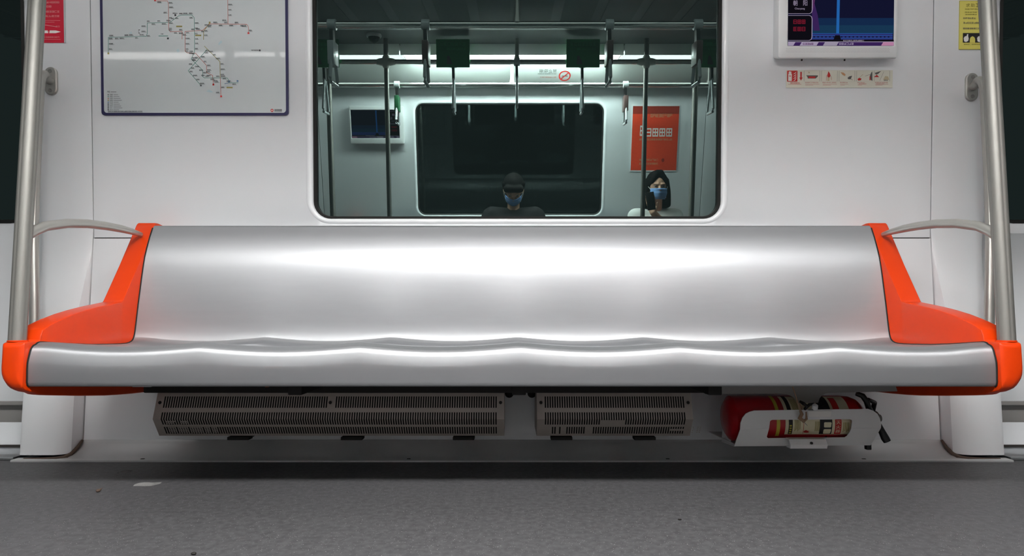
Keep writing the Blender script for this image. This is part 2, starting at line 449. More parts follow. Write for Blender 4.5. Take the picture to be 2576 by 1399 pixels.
    sc.build('slot', SEAM, bb)
    S['base'] = bb
    # ---- cove above the window
    cv = MB(); prof = [(2.155, 1.935), (2.14, 1.91), (2.03, 1.895), (2.02, 1.898), (1.855, 2.045), (1.85, 2.11)]
    cv.loft([[Vector((x, a, b)) for a, b in prof] for x in (-3.4, 3.4)], COVE, False, False)
    S['cove'] = struct(cv.build('trim_3', COVE), 'pale sloping cove panel between wall and lamps')
    return S

FAR = build_side()
cl = MB(); cl.box((-3.4, -.15, 2.10), (3.4, 1.88, 2.14), CEIL)
ceil_o = struct(cl.build('ceiling', CEIL), 'grey ceiling above the aisle')
gr = MB()
for k in range(26):
    x = -3.2 + k * .25
    gr.box((x, .62, 2.094), (x + .19, 1.23, 2.0995), mat('ceiling_vent', (88, 91, 92), .6))
gr.box((-3.4, .55, 2.085), (3.4, .565, 2.0995), ALUF); gr.box((-3.4, 1.285, 2.085), (3.4, 1.3, 2.0995), ALUF)
struct(gr.build('ceiling_grille', CEIL, ceil_o, smooth=False))

# lamps in the ceiling: one row above each bench
def lamp(name, x0, x1, m, label):
    t = thing(name, label, 'ceiling light', ((x0 + x1) / 2, 1.70, 2.06), 'ceiling lights')
    MB().box((x0 + .004, 1.571, 2.05), (x1 - .004, 1.845, 2.0995), TVW, .004).build('housing', TVW, t)
    MB().box((x0 + .004, 1.558, 2.024), (x1 - .004, 1.57, 2.0995), TVW, .002).build('added_cutoff_lip', TVW, t)  # added lip, blocks grazing lamp light so the upper wall darkens
    MB().box((x0 + .012, 1.58, 2.042), (x1 - .012, 1.838, 2.0495), m, .003).build('diffuser', m, t)
    return t
lamps = []
for (x0, x1, m, w) in ((-.8, .8, LAMP_LOW, 'middle'), (-1.98, -.8, LAMP_LOW2, 'left'), (.8, 1.98, LAMP_LOW2, 'right'), (-3.05, -1.98, LAMP_LOW2, 'far left'), (1.98, 3.05, LAMP_LOW2, 'far right')):
    lamps.append(lamp('ceiling_light', x0, x1, m, 'dim ceiling light right above the orange ended bench, %s of its row' % w))
for o, w in zip(lamps, ('middle', 'right', 'left', 'far right', 'far left')):
    c = opposite(o, 'long white ceiling light mirrored in the window top, %s of its row' % w)
    for ch in c.children:
        if ch.name.startswith('diffuser'):
            ch.data = ch.data.copy(); ch.data.materials[0] = LAMP_ON if w == 'middle' else LAMP_DIM

# ================================================================== BENCH
BX, X0W, PW = 1.286, .018, .4285
def drop(x):
    s = math.sin(PI * (x - X0W) / PW); return (math.sqrt(s * s + .001) - .0316) / .9689
# (y, z, amount that the six scoops move it, direction)
SEATP = [(1.70, .322, 0, 0), (1.606, .322, 0, 0), (1.601, .326, 0, 0), (1.5985, .335, 0, 0), (1.597, .368, .001, 0), (1.597, .380, .006, 0), (1.5975, .388, .010, 0), (1.600, .400, .012, 0), (1.603, .4125, .012, 0), (1.6055, .4205, .012, 0),
         (1.609, .4265, .012, 0), (1.6135, .4305, .012, 0), (1.6175, .4318, .012, 0), (1.6215, .4335, .012, 0), (1.626, .437, .012, 0), (1.632, .439, .012, 0), (1.643, .439, .012, 0), (1.66, .4375, .013, 0), (1.70, .434, .016, 0), (1.76, .429, .021, 0), (1.84, .424, .024, 0), (1.92, .4215, .022, 0),
         (1.97, .4205, .018, 0), (2.00, .4212, .015, 0), (2.015, .4232, .0135, 0), (2.027, .4272, .013, 0), (2.035, .433, .013, 0), (2.0395, .441, .013, 0)]
BACKP = [(2.0395, .441, .013, 0), (2.0425, .451, .0125, 0), (2.045, .465, .010, .2), (2.048, .490, .007, .4), (2.0515, .52, .004, .6), (2.0555, .555, .002, 1), (2.061, .595, .001, 1), (2.067, .64, 0, 1), (2.073, .68, 0, 1), (2.080, .718, 0, 1), (2.090, .752, 0, 1),
         (2.103, .790, 0, 1), (2.119, .828, 0, 1), (2.1225, .834, 0, 1), (2.128, .8375, 0, 1), (2.16, .8385, 0, 1), (2.246, .838, 0, 1)]
bench = thing('bench', 'long brushed metal six-seat bench with orange ends under the window', 'bench', (0, 1.9, .24))
NX = 180
def sheet(prof):
    rings = []
    for i in range(NX + 1):
        x = -BX + 2 * BX * i / NX; d = drop(x); ring = []
        # the outer scoops run out flat at the ends
        e = min(1, (BX - abs(x)) / .10); d *= .35 + .65 * e
        for y, z, a, w in prof: ring.append(Vector((x, y + a * d * w, z - a * d * (1 - w))))
        rings.append(ring)
    return rings
MB().loft(sheet(SEATP), ALU, False, False).build('seat', ALU, bench, angle=60)
MB().loft(sheet(BACKP), ALU, False, False).build('backrest', ALU, bench, angle=60)
# dark beams put in to fill the dark band under the seat
fm = MB(); fm.box((-1.20, 1.96, .262), (.63, 2.05, .318), DARK, .004).box((-1.25, 2.05, .30), (.63, 2.24, .318), DARK)
for x in (-.62, .02, .58): fm.box((x - .02, 1.72, .285), (x + .02, 2.24, .318), DARK, .003)
fm.build('dark_beams', DARK, bench, label='dark beams under the seat')
# small fixings seen under the front edge
MB().lathe(P(672, 969, 1.93), (0, 0, 1), [(-.006, .006), (-.002, .009), (.02, .009)], 12, COPPER).build('copper_stud', COPPER, bench, label='copper stud under the seat')
for px in (830, 1307):
    p = P(px, 968, 1.90); MB().box((p.x - .018, p.y - .01, p.z - .004), (p.x + .018, p.y + .03, p.z + .03), GALV, .004).build('mounting_clip', GALV, bench)

p0, p1 = P(338, 966, 1.95), P(383, 973, 1.95)
MB().box((p0.x, 1.94, p1.z), (p1.x, 2.05, p1.z + .006), WHITEM, .001).build('edge_strip', WHITEM, bench, label='white strip under the left end of the seat')
def end_panel(s):
    st = [  # y, top, bottom, outer x
        (1.578, .425, .348, 1.336), (1.580, .433, .334, 1.342), (1.585, .4385, .322, 1.346), (1.595, .441, .313, 1.349), (1.610, .4415, .307, 1.350), (1.632, .4415, .302, 1.351), (1.636, .446, .300, 1.352), (1.638, .458, .299, 1.352),
        (1.645, .473, .296, 1.353), (1.672, .487, .291, 1.353), (1.715, .503, .285, 1.353), (1.76, .517, .279, 1.352), (1.81, .5295, .272, 1.352), (1.86, .5395, .266, 1.353), (1.91, .548, .260, 1.354), (1.966, .5575, .255, 1.355),
        (1.972, .559, .2545, 1.355), (1.978, .566, .254, 1.355), (2.05, .690, .249, 1.355), (2.128, .834, .245, 1.355), (2.134, .845, .2445, 1.355), (2.139, .849, .244, 1.355), (2.155, .850, .2435, 1.355), (2.19, .846, .243, 1.355), (2.235, .82, .243, 1.355)]
    rings = []
    for i, (y, zt, zb, xo) in enumerate(st):
        xi = 1.2885 + (.012 if i == 0 else .004 if i == 1 else 0); ro = min(.046, (zt - zb) * .45, (xo - xi) * .85); r1, r2, r3 = .003, .005, .005
        sec = []
        def arc(cx, cz, r, a0, n):
            for k in range(n + 1):
                a = a0 + PI / 2 * k / n; sec.append((cx + r * math.cos(a), cz + r * math.sin(a)))
        arc(xo - r2, zt - r2, r2, 0, 3); arc(xi + r1, zt - r1, r1, PI / 2, 3); arc(xi + r3, zb + r3, r3, PI, 3)
        n = 6
        for k in range(n + 1):
            a = 1.5 * PI + PI / 2 * k / n; sec.append((xo - ro * .92 + ro * .92 * math.cos(a), zb + ro + ro * math.sin(a)))
        rings.append([Vector((s * a, y, b)) for a, b in sec])
    o = MB().loft(rings, ORANGE).build('end_panel', ORANGE, bench, angle=32, label='glossy orange end panel and armrest')
    # seating ring round the pole
    MB().lathe((s * 1.329, 1.610, .4412), (0, 0, 1), [(0, .0225), (.003, .0225), (.004, .021)], 24, ORANGE).build('pole_socket', ORANGE, o)
    # black line drawn in for the dark gap between metal and plastic
    ed = MB(); path = [Vector((s * 1.2872, y - .001, z)) for y, z, a, w in SEATP[1:] + BACKP[1:13]]
    ed.tube(path, .0022, 6, RUBBER); ed.build('edge_gap_line', RUBBER, o, label='thin dark gap line along the metal')
    # arm rail
    A = [(1.612, .724), (1.64, .744), (1.68, .765), (1.76, .786), (1.84, .798), (1.92, .804), (1.99, .806), (2.05, .805), (2.10, .802)]
    rr = [.0145, .0145, .0142, .014, .014, .0138, .013, .011, .0075]
    MB().tube([Vector((s * (1.329 - .012 * (i / 8)), a, b)) for i, (a, b) in enumerate(A)], rr, 16, HANDLE).build('arm_rail', HANDLE, bench, label='grey arched rail from end panel to pole')
end_panel(-1); end_panel(1)

# ---- floor poles at the bench ends
def end_pole(s, label):
    t = thing('grab_pole', label, 'pole', (s * 1.329, 1.61, .44), 'bench end poles')
    n = 48; ring = []
    def sec(z, r):
        out = []
        for k in range(n):
            a = 2 * PI * k / n; q = r * (1 - .09 * (max(0, math.cos(4 * a + .4)) ** 8))
            out.append(Vector((s * 1.329 + q * math.cos(a), 1.61 + q * math.sin(a), z)))
        return out
    MB().loft([sec(.4425, .0205), sec(1.2, .0205), sec(2.085, .0205)], STEEL).build('shaft', STEEL, t, angle=60)
    MB().lathe((s * 1.329, 1.61, 2.08), (0, 0, 1), [(0, .03), (.012, .034), (.0195, .034)], 24, HANDLE).build('flange', HANDLE, t)
    return t
PL = end_pole(-1, 'grey vertical pole on the left orange bench end'); PR = end_pole(1, 'grey vertical pole on the right orange bench end')

# ---- grab handles on the door pillars
def grab_handle(s, px, py, label):
    b = W(px, py); x = b.x; z = b.z
    t = thing('grab_bar', label, 'grab bar', (x, wy(z), z), 'door side grab handles')
    for zz, nm in ((z, 'bracket'), (.36, 'bracket')):
        def f(u, v, o): return (wall_pt(x + u, zz + v, o) if zz > .84 else Vector((x + u, 2.25 - .085 * .9 - o, zz + v)))
        ol = rr2(-.0235, -.052, .0235, .052, .0234, 8)
        m = MB().loft([[f(a, c, 0) for a, c in ol], [f(a, c, .007) for a, c in ol], [f(a * .88, c * .95, .010) for a, c in ol]], HANDLE)
        br = m.build(nm, HANDLE, t)
        for q in (.036, -.036):
            MB().lathe(f(0, q, .009), f(0, q, 1) - f(0, q, 0), [(0, .0075), (.002, .0072), (.0022, .004), (.001, .001)], 16, STEEL).build('screw', STEEL, br)
    yb = wy(z) - .06
    m_ = lambda px, py, Y: Vector((s * abs(P(px, py, Y).x), Y, P(px, py, Y).z))
    t0, t1, t2, t3 = m_(101, 225, 2.125), m_(97, 270, 2.125), m_(85, 560, 2.12), m_(87, 815, 2.10)
    pts = [wall_pt(x, z, .004), wall_pt(x, z + .002, .025), Vector((x - s * .006, yb + .018, z + .006)), Vector((t0.x + s * .004, yb + .004, z + .003)), Vector((t0.x, t0.y, z - .022)), t1, t2, t3, Vector((t3.x, 2.092, .40)), Vector((t3.x, 2.10, .375)), Vector((x, 2.125, .362)), Vector((x, 2.172, .36))]
    # smooth the path
    P2 = []
    for i in range(len(pts) - 1):
        p0, p1, p2, p3 = pts[max(i - 1, 0)], pts[i], pts[i + 1], pts[min(i + 2, len(pts) - 1)]
        for k in range(5):
            q = k / 5; P2.append(.5 * ((2 * p1) + (p2 - p0) * q + (2 * p0 - 5 * p1 + 4 * p2 - p3) * q * q + (3 * p1 - p0 - 3 * p2 + p3) * q ** 3))
    P2.append(pts[-1])
    MB().tube(P2, .0155, 16, HANDLE).build('bar', HANDLE, t, angle=60)
    return t
GL = grab_handle(-1, 131, 205, 'grey grab handle on the left door pillar under the red sign')
GR_ = grab_handle(1, 2442, 220, 'grey grab handle on the right door pillar under the yellow sign')

# ================================================================== HEATERS
def heater(x0, x1, splits, feet, label, patches):
    t = thing('heater', label, 'heater', ((x0 + x1) / 2, 2.15, .10), 'under-seat heaters')
    A, B, Cc = (2.055, .258), (2.030, .1665), (2.072, .104)      # top, knee, bottom of the front
    def face(k):                                               # distance down the folded front, 0..1 upper leg, 1..2 lower leg
        if k <= 1: return (A[0] + (B[0] - A[0]) * k, A[1] + (B[1] - A[1]) * k)
        k -= 1; return (B[0] + (Cc[0] - B[0]) * k, B[1] + (Cc[1] - B[1]) * k)
    def pt(x, k, o=0.0):
        y, z = face(k); return Vector((x, y + o, z))
    cs = MB()
    # inner dark box and outer back
    cs.prism([Vector((x0 + .004, y, z)) for y, z in ((2.064, .252), (2.042, .1665), (2.08, .110), (2.24, .110), (2.24, .252))], (x1 - x0 - .008, 0, 0), HINSIDE)
    cs.build('element_box', HINSIDE, t, smooth=False, label='dark inside of the heater')
    ca = MB()
    ca.quad(Vector((x0, A[0], A[1])), Vector((x1, A[0], A[1])), Vector((x1, 2.245, A[1])), Vector((x0, 2.245, A[1])), GRILLE)
    ca.quad(Vector((x0, Cc[0], Cc[1])), Vector((x1, Cc[0], Cc[1])), Vector((x1, 2.245, Cc[1])), Vector((x0, 2.245, Cc[1])), GRILLE)
    for x in (x0, x1): ca.poly([Vector((x, y, z)) for y, z in (A, B, Cc, (2.245, Cc[1]), (2.245, A[1]))], GRILLE)
    ca.build('casing', GRILLE, t, smooth=False)
    g = MB(); pitch, sw = .0082, .0042
    rows = ((.20, .60), (.76, 1.32), (1.46, 1.88))
    ks = [0.0, .20, .60, .76, 1.0, 1.32, 1.46, 1.88, 2.0]
    xa, xb = x0 + .027, x1 - .024
    def strip(xl, xr, k0, k1):
        for a, b in ((k0, min(k1, 1)), (max(k0, 1), k1)):
            if b - a > 1e-6: g.quad(pt(xl, a), pt(xr, a), pt(xr, b), pt(xl, b), GRILLE)
    strip(x0, xa, 0, 2); strip(xb, x1, 0, 2)
    for k0, k1 in ((0, .20), (.60, .76), (1.32, 1.46), (1.88, 2)): strip(xa, xb, k0, k1)
    nb = int((xb - xa) / pitch)
    for ri, (k0, k1) in enumerate(rows):
        x = xa; i = 0
        while x < xb - 1e-4:
            bar0, bar1 = x + sw, min(x + pitch, xb)
            if ri == 0 and any(abs(x - q) < .012 for q in splits): bar0 = x
            if bar1 > bar0: strip(bar0, bar1, k0, k1)
            x += pitch
    for (r, c, ka, kb) in patches:                             # blocked slots
        x = xa + c * pitch; strip(x, x + sw, ka, kb)
    g.build('grille', GRILLE, t, smooth=False)
    for q in [x0 + .014] + list(splits) + [x1 - .012]:
        p = pt(q, .42, -.0015); MB().lathe(p, (0, -1, -.2), [(-.002, .0055), (.001, .005), (.0012, .002)], 12, DARK).build('screw', STEEL, t)
    for q in feet:
        MB().box((q - .037, 2.075, .088), (q + .037, 2.11, .099), DARK, .002).box((q - .03, 2.10, .09), (q + .03, 2.245, .106), DARK).build('hinge_tab', DARK, t)
    return t
hz = lambda px: P(px, 1055, 2.03).x
pl = [(2, c, 1.46 + .09 * r + .02, 1.46 + .09 * r + .06) for c in (2, 3, 4, 6, 7, 8, 9, 11, 12, 13, 14, 15, 17, 18, 20, 21) for r in range(4)] + [(1, c, 1.1, 1.16) for c in (2, 3, 4, 5, 8, 9, 10)] + [(1, c, 1.2, 1.25) for c in (2, 3, 4, 8, 9, 10)]
H1 = heater(hz(384), hz(1268), (P(831, 1014, 2.045).x,), [P(q, 1103, 2.075).x for q in (598, 884, 1166)], 'long slotted metal heater under the left half of the bench', pl)
pl2 = [(2, c, 1.46, 1.88) for c in (0, 1, 2, 5, 7, 8, 17, 18, 19)] + [(2, c, 1.58, 1.70) for c in range(52, 58)] + [(2, c, 1.46 + .1 * r, 1.50 + .1 * r) for c in (60, 61, 63, 64) for r in range(4)] + [(1, c, 1.05, 1.32) for c in range(23, 33)]
H2 = heater(hz(1351), hz(1744), (), [P(q, 1101, 2.075).x for q in (1413, 1623)], 'short slotted metal heater near the bench middle, right of the long one', pl2)

# bracket bits on the wall between the heaters
for px in (1281, 1338):
    p = P(px, 990, 2.2); t = tag(MB().lathe(p, (0, -1, 0), [(-.05, .016), (0, .016), (.004, .013), (.014, .012), (.018, .008)], 16, DARK).build('bolt', DARK), 'dark bolt %s the gap between the two heaters' % ('at the left of' if px < 1300 else 'at the right of'), 'bolt', 'wall bolts')

# ================================================================== FIRE EXTINGUISHER AND HOLDER
hold = thing('extinguisher_holder', 'white metal holder with a window under the right bench end', 'holder', (1.0, 2.1, .08))
ZF = 1.945
def Hf(px, py):                                                # folded front plate: upright above the crease, leaning back below
    p = P(px, py, ZF)
    zc = P(2000, 1080, ZF).z
    if p.z < zc:
        d = ray(px, py); n = Vector((0, -1, -.55)).normalized(); p0 = Vector((0, ZF, zc)); p = CAM + d * ((p0 - CAM).dot(n) / d.dot(n))
    return p
# front plate as bands above and below the crease with the window cut out
def band(xsL, xsR, y0, y1): pass
hf = MB()
outline_up = [(1862, 1081), (1863, 1064), (1868, 1051), (1876, 1041), (1886, 1036), (1898, 1033), (2030, 1031), (2184, 1029), (2196, 1033), (2207, 1041), (2213, 1052), (2217, 1066), (2216, 1077)]
win_up = [(1935, 1077), (1937, 1061), (1939, 1058), (1943, 1056.5), (2030, 1056), (2138, 1055), (2143, 1057), (2144, 1061), (2142, 1077)]
outline_dn = [(1862, 1081), (1847, 1123), (2190, 1120.5), (2199, 1106), (2216, 1077)]
win_dn = [(1935, 1077), (1929, 1099), (1932, 1102.5), (2126, 1100.5), (2131, 1097), (2138, 1087), (2142, 1077)]
def tri(pts):
    pts3 = [Hf(a, b) for a, b in pts]
    hf.prism(pts3, (0, .003, 0), WHITEM)
def clipface(px_list): tri(px_list)
# upper band pieces
tri([(1862, 1081), (1863, 1064), (1868, 1051), (1876, 1041), (1886, 1036), (1898, 1033), (1935, 1032.5), (1937, 1061), (1935, 1077)])
tri([(1935, 1032.5), (2030, 1031), (2144, 1029.5), (2144, 1061), (2143, 1057), (2138, 1055), (2030, 1056), (1943, 1056.5), (1939, 1058), (1937, 1061)])
tri([(2144, 1029.5), (2184, 1029), (2196, 1033), (2207, 1041), (2213, 1052), (2217, 1066), (2216, 1077), (2142, 1077), (2144, 1061)])
# lower band pieces
tri([(1862, 1081), (1935, 1077.2), (1929, 1099), (1929.5, 1122.5), (1847, 1123)])
tri([(1929, 1099), (1932, 1102.5), (2126, 1100.5), (2131, 1097), (2132, 1121), (1929.5, 1122.5)])
tri([(2131, 1097), (2138, 1087), (2142, 1077.2), (2216, 1077.2), (2199, 1106), (2190, 1120.5), (2132, 1121)])
hf.build('front_plate', WHITEM, hold, angle=20, label='white folded plate with a long rounded window')
# tray that joins plate to wall, and the upright left cheek
pb = Hf(1847, 1123); pb2 = Hf(2190, 1120.5)
MB().prism([Vector((pb.x + .01, pb.y + .002, pb.z)), Vector((pb2.x - .01, pb2.y + .002, pb2.z)), Vector((pb2.x, 2.235, pb.z - .002)), Vector((pb.x, 2.235, pb.z - .002))], (0, 0, .003), WHITEM).build('tray', WHITEM, hold)
lc = [P(1819, 1062, 2.10), P(1838, 1077, 2.05), P(1839, 1117, 2.03), P(1848, 1124, 2.00), P(1815, 1112, 2.12)]
MB().prism([Vector((p.x, p.y, p.z)) for p in lc], (.003, .004, 0), WHITEM).build('cheek_plate', WHITEM, hold)
# rolled catch in front of the plate
ct = MB(); prof = []
c0 = P(1981, 1104, 1.945); c1 = P(1981, 1129, 1.925); cr = P(2079, 1117, 1.93)
pr = [(c0.y + .012, c0.z + .002), (c0.y - .012, c0.z + .001), (c0.y - .018, c0.z - .008), (c1.y - .002, c1.z + .012), (c1.y + .002, c1.z), (c1.y + .03, c1.z - .001), (c1.y + .03, c1.z + .004), (c1.y + .008, c1.z + .005), (c1.y + .006, c1.z + .014), (c0.y - .012, c0.z - .008), (c0.y - .008, c0.z - .003), (c0.y + .012, c0.z - .003)]
ct.loft([[Vector((x, a, b)) for a, b in pr] for x in (c0.x, cr.x)], WHITEM)
cto = ct.build('catch', WHITEM, hold, label='white rolled catch at the plate foot')
MB().lathe(P(2042, 1115, 1.918), (0, -1, 0), [(-.003, .004), (.001, .004), (.0015, .002)], 10, DARK).build('rivet', GALV, cto)
MB().prism([Hf(2031, 1034) - Vector((0, .002, 0)), Hf(2090, 1034) - Vector((0, .002, 0)), Hf(2088, 1048) - Vector((0, .002, 0)), Hf(2032, 1048) - Vector((0, .002, 0))], (0, -.002, 0), WHITE).build('blank_sticker', WHITE, hold, label='white blank sticker')
# sloping grey flap with two arches, hung under the seat
def Fp(px, py):
    d = ray(px, py); n = Vector((0, -1, -.9)).normalized(); p0 = P(2000, 991, 1.965); return CAM + d * ((p0 - CAM).dot(n) / d.dot(n))
fl = MB()
def arcpts(): 
    return [(1755, 966), (1774, 992), (1965, 991), (1980, 993), (1992, 998), (2002, 1006), (2008, 1016), (2014, 1030), (2055, 1030), (2059, 1012), (2062, 1003), (2068, 995), (2078, 990), (2092, 988.5), (2258, 985), (2250, 962)]
fl.prism([Fp(a, b) for a, b in arcpts()], Vector((0, .0015, .002)), GALV, .0006, 1)
fl.build('flap', GALV, hold, angle=20, label='grey sloping metal flap above the extinguisher')

ext = thing('fire_extinguisher', 'red fire extinguisher lying in the white holder under the bench', 'fire extinguisher', P(2000, 1060, 2.045))
ca = P(1826, 1050, 2.045); cb = P(2170, 1050, 2.045); R0 = .075
cz = .168
prof = [(-.002, .02), (0, .055), (.006, .063), (.014, R0), (cb.x - ca.x - .075, R0), (cb.x - ca.x - .05, R0 * .97), (cb.x - ca.x - .03, R0 * .86), (cb.x - ca.x - .014, R0 * .66), (cb.x - ca.x - .004, R0 * .42), (cb.x - ca.x + .012, .022), (cb.x - ca.x + .022, .020)]
MB().lathe((ca.x, 2.045, cz), (1, 0, 0), prof, 48, RED).build('cylinder', RED, ext)
# printed label wrapped on the front of the cylinder
AX = Vector((1, 0, 0))
def CY(px, v, l):                                              # px -> along, v 0..1 -> around (top of window to bottom)
    x = P(px, 1078, 1.98).x
    a = math.radians(150 - 130 * v)                            # angle from straight up, to the camera side
    r = R0 + .0006 * l
    a = math.radians(84 + 48 * v)
    return Vector((x, 2.045 - r * math.sin(a), cz + r * math.cos(a)))
class CSheet(Sheet):
    def rect(s, u0, v0, u1, v1, m, l=1):
        n = max(1, int(abs(v1 - v0) * 24))
        for k in range(n):
            a, b = v0 + (v1 - v0) * k / n, v0 + (v1 - v0) * (k + 1) / n
            s.mb.quad(s.f(u0, a, l), s.f(u1, a, l), s.f(u1, b, l), s.f(u0, b, l), m)
        return s
L = CSheet(CY)
L.rect(1951, -1.6, 1960, .96, LABYEL)
L.rect(1973, -1.5, 2138, .84, CREAM, 1)
L.rect(1981, -1.5, 1991, .80, LABBLK, 2)
for k in range(4): L.rect(1983, .28 + .13 * k, 1988.5, .36 + .13 * k, LABYEL, 3)
for k in range(6): L.rect(1996 + 2.6 * k, -1.2, 1997.2 + 2.6 * k, .62 - .05 * (k % 3), OLINK, 2)
for k in range(5): L.rect(2047 + 2.6 * k, .1, 2048.2 + 2.6 * k, .62, OLINK, 2)
L.rect(2018, -1.4, 2019, .78, LABRED, 2)
L.poly([(2021, .60), (2025, .56), (2029, .60), (2035, .62), (2031, .66), (2035, .70), (2028, .72), (2022, .71), (2019, .66)], LABRED, 2)
L.rect(2059, -1.5, 2090, .80, LABBLK, 2)
for v0 in (.14, .50): L.poly([(2071, v0), (2086, v0), (2088, v0 + .03), (2087, v0 + .24), (2085, v0 + .27), (2071, v0 + .27), (2069, v0 + .24), (2069, v0 + .03)], CREAM, 3)
L.line([(2074, .70), (2082, .56)], 1.5, OLINK, 4); L.line([(2074, .30), (2083, .22)], 2, LABBLK, 4); L.line([(2078, .36), (2082, .28)], 1.5, LABBLK, 4)
L.rect(2097, -1.3, 2113, .80, LABRED, 2)
# three characters reading down the cylinder, turned on their side
for k, ch in enumerate('灭火器'):
    vs, fs = text_geo(ch)
    va = .06 + .235 * k
    L.mb.add([CY(2099 + 12 * a, va + .19 * (1 - b), 3) for a, b in vs], fs, CREAM)
for k in range(4): L.rect(2118 + 4 * k, .15, 2119.6 + 4 * k, .68 - .06 * (k % 2), OLINK, 2)
L.build('printed_label', ext, label='cream and red instruction label')
hx = cb.x + .015
MB().lathe((hx, 2.045, cz), (1, 0, 0), [(0, .021), (.004, .024), (.03, .024), (.036, .014), (.044, .012)], 20, STEEL).build('valve', STEEL, ext)
lv = MB(); lv.tube([(hx + .02, 2.045, cz + .02), (hx + .012, 2.02, cz + .055), (hx - .02, 2.0, cz + .068)], [.007, .008, .006], 10, BLACK); lv.build('lever', BLACK, ext)
hs = [P(2154, 990, 1.985), P(2170, 996, 1.98), P(2180, 1010, 1.975), P(2186, 1028, 1.975), P(2200, 1050, 1.985), P(2211, 1070, 1.98), P(2218, 1085, 1.975), P(2227, 1103, 1.97), P(2232, 1111, 1.968)]
MB().tube(hs, [.008, .009, .009, .009, .009, .009, .0105, .0125, .0115], 14, BLACK).build('hose', BLACK, ext, label='black hose with nozzle')
q = P(2184, 1122, 1.99); MB().box((q.x - .008, q.y - .006, q.z - .012), (q.x + .008, q.y + .01, q.z + .03), BLACK, .002).build('handle_end', BLACK, ext)
# seal: wire and tag
seal = thing('safety_seal', 'wire seal and tan tag tied over the extinguisher holder front', 'seal', P(2022, 1040, 1.93))
MB().tube([P(1991, 966, 1.93), P(1998, 985, 1.935), P(2006, 1010, 1.937), P(2012, 1030, 1.937), P(2014, 1046, 1.936)], .0018, 8, TAN).build('cord', TAN, seal)
MB().tube([P(2013, 1032, 1.934), P(2017, 1042, 1.93), P(2012, 1052, 1.932), P(2022, 1060, 1.93), P(2029, 1054, 1.93), P(2028, 1036, 1.932)], [.004, .006, .007, .006, .004, .002], 8, TAN).build('tag', TAN, seal)
MB().tube([P(2022, 1061, 1.93), P(2026, 1066, 1.929), P(2031, 1071, 1.929), P(2024, 1063, 1.93), P(2017, 1060, 1.93)], .0009, 6, GALV).build('wire', GALV, seal)
MB().tube([P(2012, 1010, 1.95), P(2022, 1016, 1.94), P(2030, 1022, 1.938), P(2024, 1030, 1.938), P(2036, 1018, 1.94), P(2048, 1016, 1.945)], [.004, .006, .006, .004, .005, .003], 8, DARK).build('knot', DARK, seal)
q = P(2050, 1024, 1.938); MB().lathe(q, (0, -.3, 1), [(-.010, .006), (-.008, .009), (.006, .009), (.009, .006)], 16, WHITEM).build('bead', WHITEM, seal)
# the silver pin by the bead
MB().tube([P(2034, 1031, 1.937), P(2047, 1031, 1.937)], .002, 8, STEEL).build('pin', STEEL, seal)

# ================================================================== ROUTE MAP
mapo = thing('route_map', 'framed metro route map on the wall left of the window', 'map', W(490, 291))
mx0, mx1 = W(258, 291).x, W(727, 291).x; mz0, mz1 = W(490, 291).z, 1.76
def WF(u, v, l=0): return wall_pt(u, v, .0045 + .0004 * l)
fr = MB()
ol = rr2(mx0, mz0, mx1, mz1, .012, 6); il = rr2(mx0 + .009, mz0 + .009, mx1 - .009, mz1 - .009, .012, 6)
fr.loft([[wall_pt(a, b, 0) for a, b in ol], [wall_pt(a, b, .006) for a, b in ol], [wall_pt(a, b, .006) for a, b in il], [wall_pt(a, b, .003) for a, b in il]], NAVY, True, False)
fr.build('frame', NAVY, mapo, label='thin navy frame with rounded corners')
MB().poly([wall_pt(a, b, .0045) for a, b in il], MAPSHEET).build('sheet', MAPSHEET, mapo, smooth=False)
def MZ(u, v, l):                                               # u, v measured on the photograph at 1805 px across 800
    p = W(u / 2.256, v / 2.256, .0045 + .0003 * l); return p
M = Sheet(MZ)
lw = 3.0
LN = [([(615, 305), (615, 212), (700, 210), (745, 208), (830, 206), (836, 190), (836, 130), (940, 128), (968, 125), (1010, 92), (1030, 86), (1088, 85), (1102, 100), (1104, 225), (1104, 295), (1085, 335), (1150, 398), (1150, 435), (1160, 442), (1290, 443), (1298, 455), (1300, 470), (1352, 470)], TEAL),
      ([(880, 5), (950, 5), (956, 20), (957, 165), (966, 180), (1033, 178), (1033, 222)], LRED),
      ([(1400, 138), (1190, 136), (1150, 172), (1050, 179), (1050, 290), (1062, 300), (1110, 302), (1172, 372), (1172, 412), (1190, 420), (1206, 428), (1211, 478)], LRED),
      ([(1390, 138), (1405, 142), (1410, 155), (1410, 188)], LRED), ([(1292, 0), (1294, 137)], LRED),
      ([(1160, 262), (1200, 302), (1248, 350), (1250, 440)], OLIVE), ([(1250, 440), (1254, 545)], LRED), ([(1190, 130), (1155, 178), (1155, 225)], OLIVE),
      ([(1175, 280), (1130, 332), (1068, 402), (1140, 485)], TEAL), ([(1300, 470), (1275, 475)], LBLUE)]
for pts, m in LN:
    M.line(pts, lw, m, 1)
    dist = 0
    for a, b in zip(pts[:-1], pts[1:]):
        Lg = math.hypot(b[0] - a[0], b[1] - a[1]); k = 26 - dist
        while k < Lg:
            x, y = a[0] + (b[0] - a[0]) * k / Lg, a[1] + (b[1] - a[1]) * k / Lg
            vert = abs(b[1] - a[1]) > abs(b[0] - a[0])
            wd = random.uniform(18, 30)
            if vert: x0, y0 = (x + 3, y - 4) if random.random() < .7 else (x - 5 - wd, y - 4)
            else: x0, y0 = x - wd / 2, (y + 4 if int(k / 26) % 2 else y - 13)
            M.scrawl(x0, y0, x0 + wd * .8, y0 + 5.2, 3, INK, 2, .8)
            M.rect(x0, y0 + 6.5, x0 + wd, y0 + 8, INKL, 2)
            k += 30
        dist = (Lg - (k - 30))
        dist = max(0, min(25, dist))
